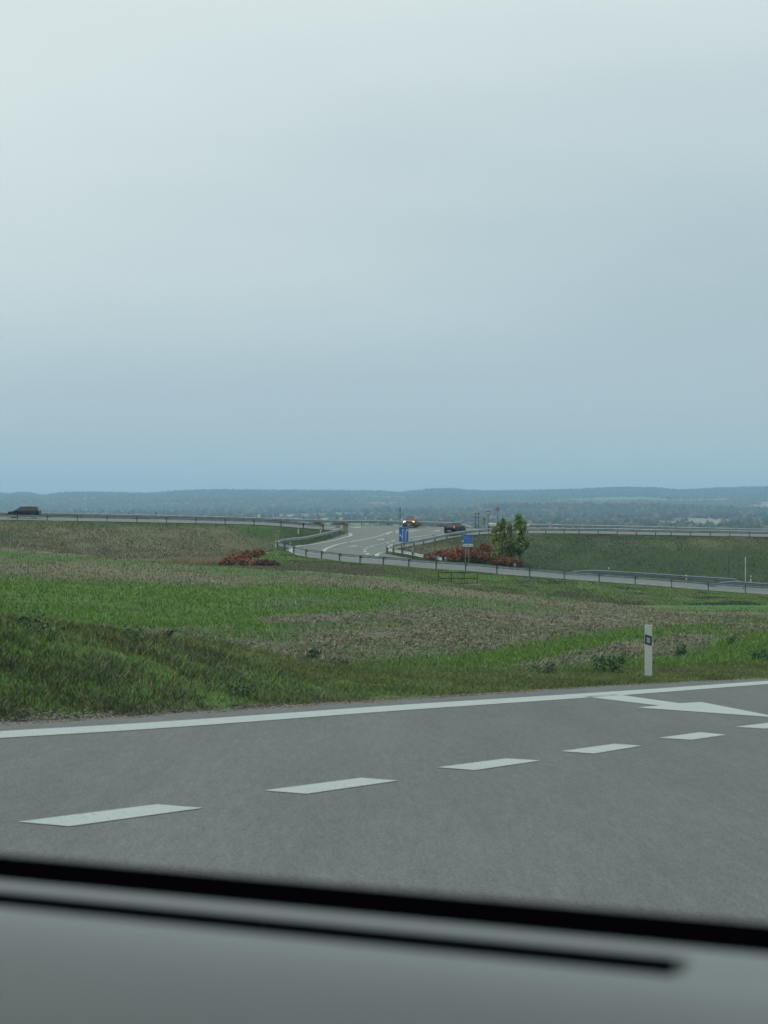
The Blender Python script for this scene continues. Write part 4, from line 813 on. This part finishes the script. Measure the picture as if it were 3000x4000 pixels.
def bar(t0, t1, s0, s1, z0, z1, name, mat, bev=0):
    c = [fw*t+ac*s for t, s in ((t0, s0), (t1, s0), (t1, s1), (t0, s1))]; V = [(p.x, p.y, z+.30) for z in (z0, z1) for p in c]
    return MB().add(V, [(0,1,2,3),(7,6,5,4),(0,4,5,1),(1,5,6,2),(2,6,7,3),(3,7,4,0)]).build(name, mat, droot, bevel=bev)
mk = plain('gap_black', (.0012, .0012, .0016), 1.0, 0, .1, 5, 0.0); bar(.733, .7855, -1.2, .5, -.205, -.1788, 'windscreen_gap', mk, .002)  # matte black strip stands in for the dark, deep gap below the windscreen
bar(.684, .716, -1.2, -.18, -.216, -.2125, 'vent_floor', M_SLOT)  # navy floor colour deepens the shade inside the slot
bar(.7108, .7160, -1.2, -.182, -.216, -.1794, 'slot_shade_plate', plain('slot_shade', (.004, .007, .015), .9, 0, .1, 5, .05))  # added dark plate paints shade onto the far wall of the slot
bar(.42, .737, -1.2, .5, -.36, -.31, 'dashboard_body', M_DARKPL)
bar(-1.2, .66, -1.2, .5, .285, .31, 'roof_light_blocker', plain('roof_blocker_lining', (.30, .30, .29), .95))  # unseen roof, added and lengthened to shade the dashboard
bar(-1.25, -1.2, -1.2, .5, -.8, .285, 'rear_light_blocker', plain('rear_blocker_lining', (.05, .05, .05), .95))  # unseen wall, added to block light from behind the camera
# ------------------------------------------------------------------ light, sky, camera
SUNE, SUNA = 42, -62            # degrees above the horizon, and to the left of the view
w = bpy.data.worlds.new('World'); SC.world = w; w.use_nodes = True; nt = w.node_tree; nt.nodes.clear()
out = nt.nodes.new('ShaderNodeOutputWorld'); bg = nt.nodes.new('ShaderNodeBackground'); nt.links.new(bg.outputs[0], out.inputs[0])
ns = N(nt, 'ShaderNodeTexSky', sky_type='NISHITA'); ns.sun_disc = False; ns.sun_elevation = math.radians(SUNE); ns.sun_rotation = math.radians(SUNA); ns.dust_density = 3
co = texco(nt, 'Generated'); sp = N(nt, 'ShaderNodeSeparateXYZ'); nt.links.new(co, sp.inputs[0]); x, y, z = sp.outputs
el = math_(nt, 'MULTIPLY', math_(nt, 'ARCSINE', z), 57.2958); az = math_(nt, 'MULTIPLY', math_(nt, 'ARCTAN2', x, y), 57.2958)
azc = math_(nt, 'MULTIPLY', math_(nt, 'SINE', math_(nt, 'DIVIDE', az, 57.3)), 57.3)
mp = N(nt, 'ShaderNodeMapping'); nt.links.new(co, mp.inputs[0]); mp.inputs['Scale'].default_value = (2.0, 2.0, 8.5); mp.inputs['Rotation'].default_value = (0, .16, 0)
cn = math_(nt, 'MULTIPLY', math_(nt, 'SUBTRACT', noise(nt, mp.outputs[0], 1.5, 5, .5), .5), 9.5)
side = math_(nt, 'MULTIPLY', azc, -.27); damp = N(nt, 'ShaderNodeMapRange'); damp.inputs['From Max'].default_value = 7.0; nt.links.new(el, damp.inputs[0])
tt_ = math_(nt, 'ADD', el, math_(nt, 'MULTIPLY', math_(nt, 'ADD', side, cn), damp.outputs[0])); f = math_(nt, 'DIVIDE', tt_, 24.0)
def lin(r, g, b): return tuple(((c/255+.055)/1.055)**2.4 for c in (r, g, b))
c = ramp(nt, f, [(0, lin(166, 186, 186)), (.06, lin(166, 186, 192)), (.15, lin(170, 188, 195)), (.30, lin(182, 199, 203)), (.45, lin(194, 208, 210)), (.62, lin(205, 217, 218)), (.85, lin(211, 221, 221)), (1, lin(213, 223, 223))])
zen = N(nt, 'ShaderNodeMapRange'); zen.inputs['From Min'].default_value = 17; zen.inputs['From Max'].default_value = 75; zen.inputs['To Min'].default_value = 1; zen.inputs['To Max'].default_value = 2.3; nt.links.new(el, zen.inputs[0])
cc = N(nt, 'ShaderNodeVectorMath', operation='SCALE'); nt.links.new(c, cc.inputs[0]); nt.links.new(zen.outputs[0], cc.inputs['Scale'])
sk = N(nt, 'ShaderNodeVectorMath', operation='SCALE'); nt.links.new(ns.outputs[0], sk.inputs[0]); sk.inputs['Scale'].default_value = .05
mx = mixc(nt, .04, cc.outputs[0], sk.outputs[0]); nt.links.new(mx, bg.inputs[0]); bg.inputs[1].default_value = 1.0
sl = bpy.data.lights.new('sun', 'SUN'); sl.energy = .9; sl.angle = math.radians(18); sl.color = (1, .97, .92); so = bpy.data.objects.new('sun', sl); COL.objects.link(so)
a, e = math.radians(SUNA), math.radians(SUNE); d = Vector((math.sin(a)*math.cos(e), math.cos(a)*math.cos(e), math.sin(e))); so.rotation_euler = d.to_track_quat('Z', 'Y').to_euler(); so.location = d*50
cam = bpy.data.cameras.new('camera'); cam.sensor_fit = 'VERTICAL'; cam.sensor_height = 36; cam.lens = F/4000*36; cam.clip_start = .05; cam.clip_end = 40000
cam.dof.use_dof = True; cam.dof.focus_distance = 120; cam.dof.aperture_fstop = cam.lens/1000/.0072
co_ = bpy.data.objects.new('camera', cam); COL.objects.link(co_); co_.rotation_euler = (math.radians(90)-math.atan((2000-HY)/F), 0, 0); SC.camera = co_
SC.view_settings.view_transform = 'Standard'; SC.view_settings.look = 'None'; SC.view_settings.exposure = .2; SC.view_settings.gamma = 1
SC.cycles.volume_bounces = 0; SC.cycles.max_bounces = 5; SC.cycles.diffuse_bounces = 2
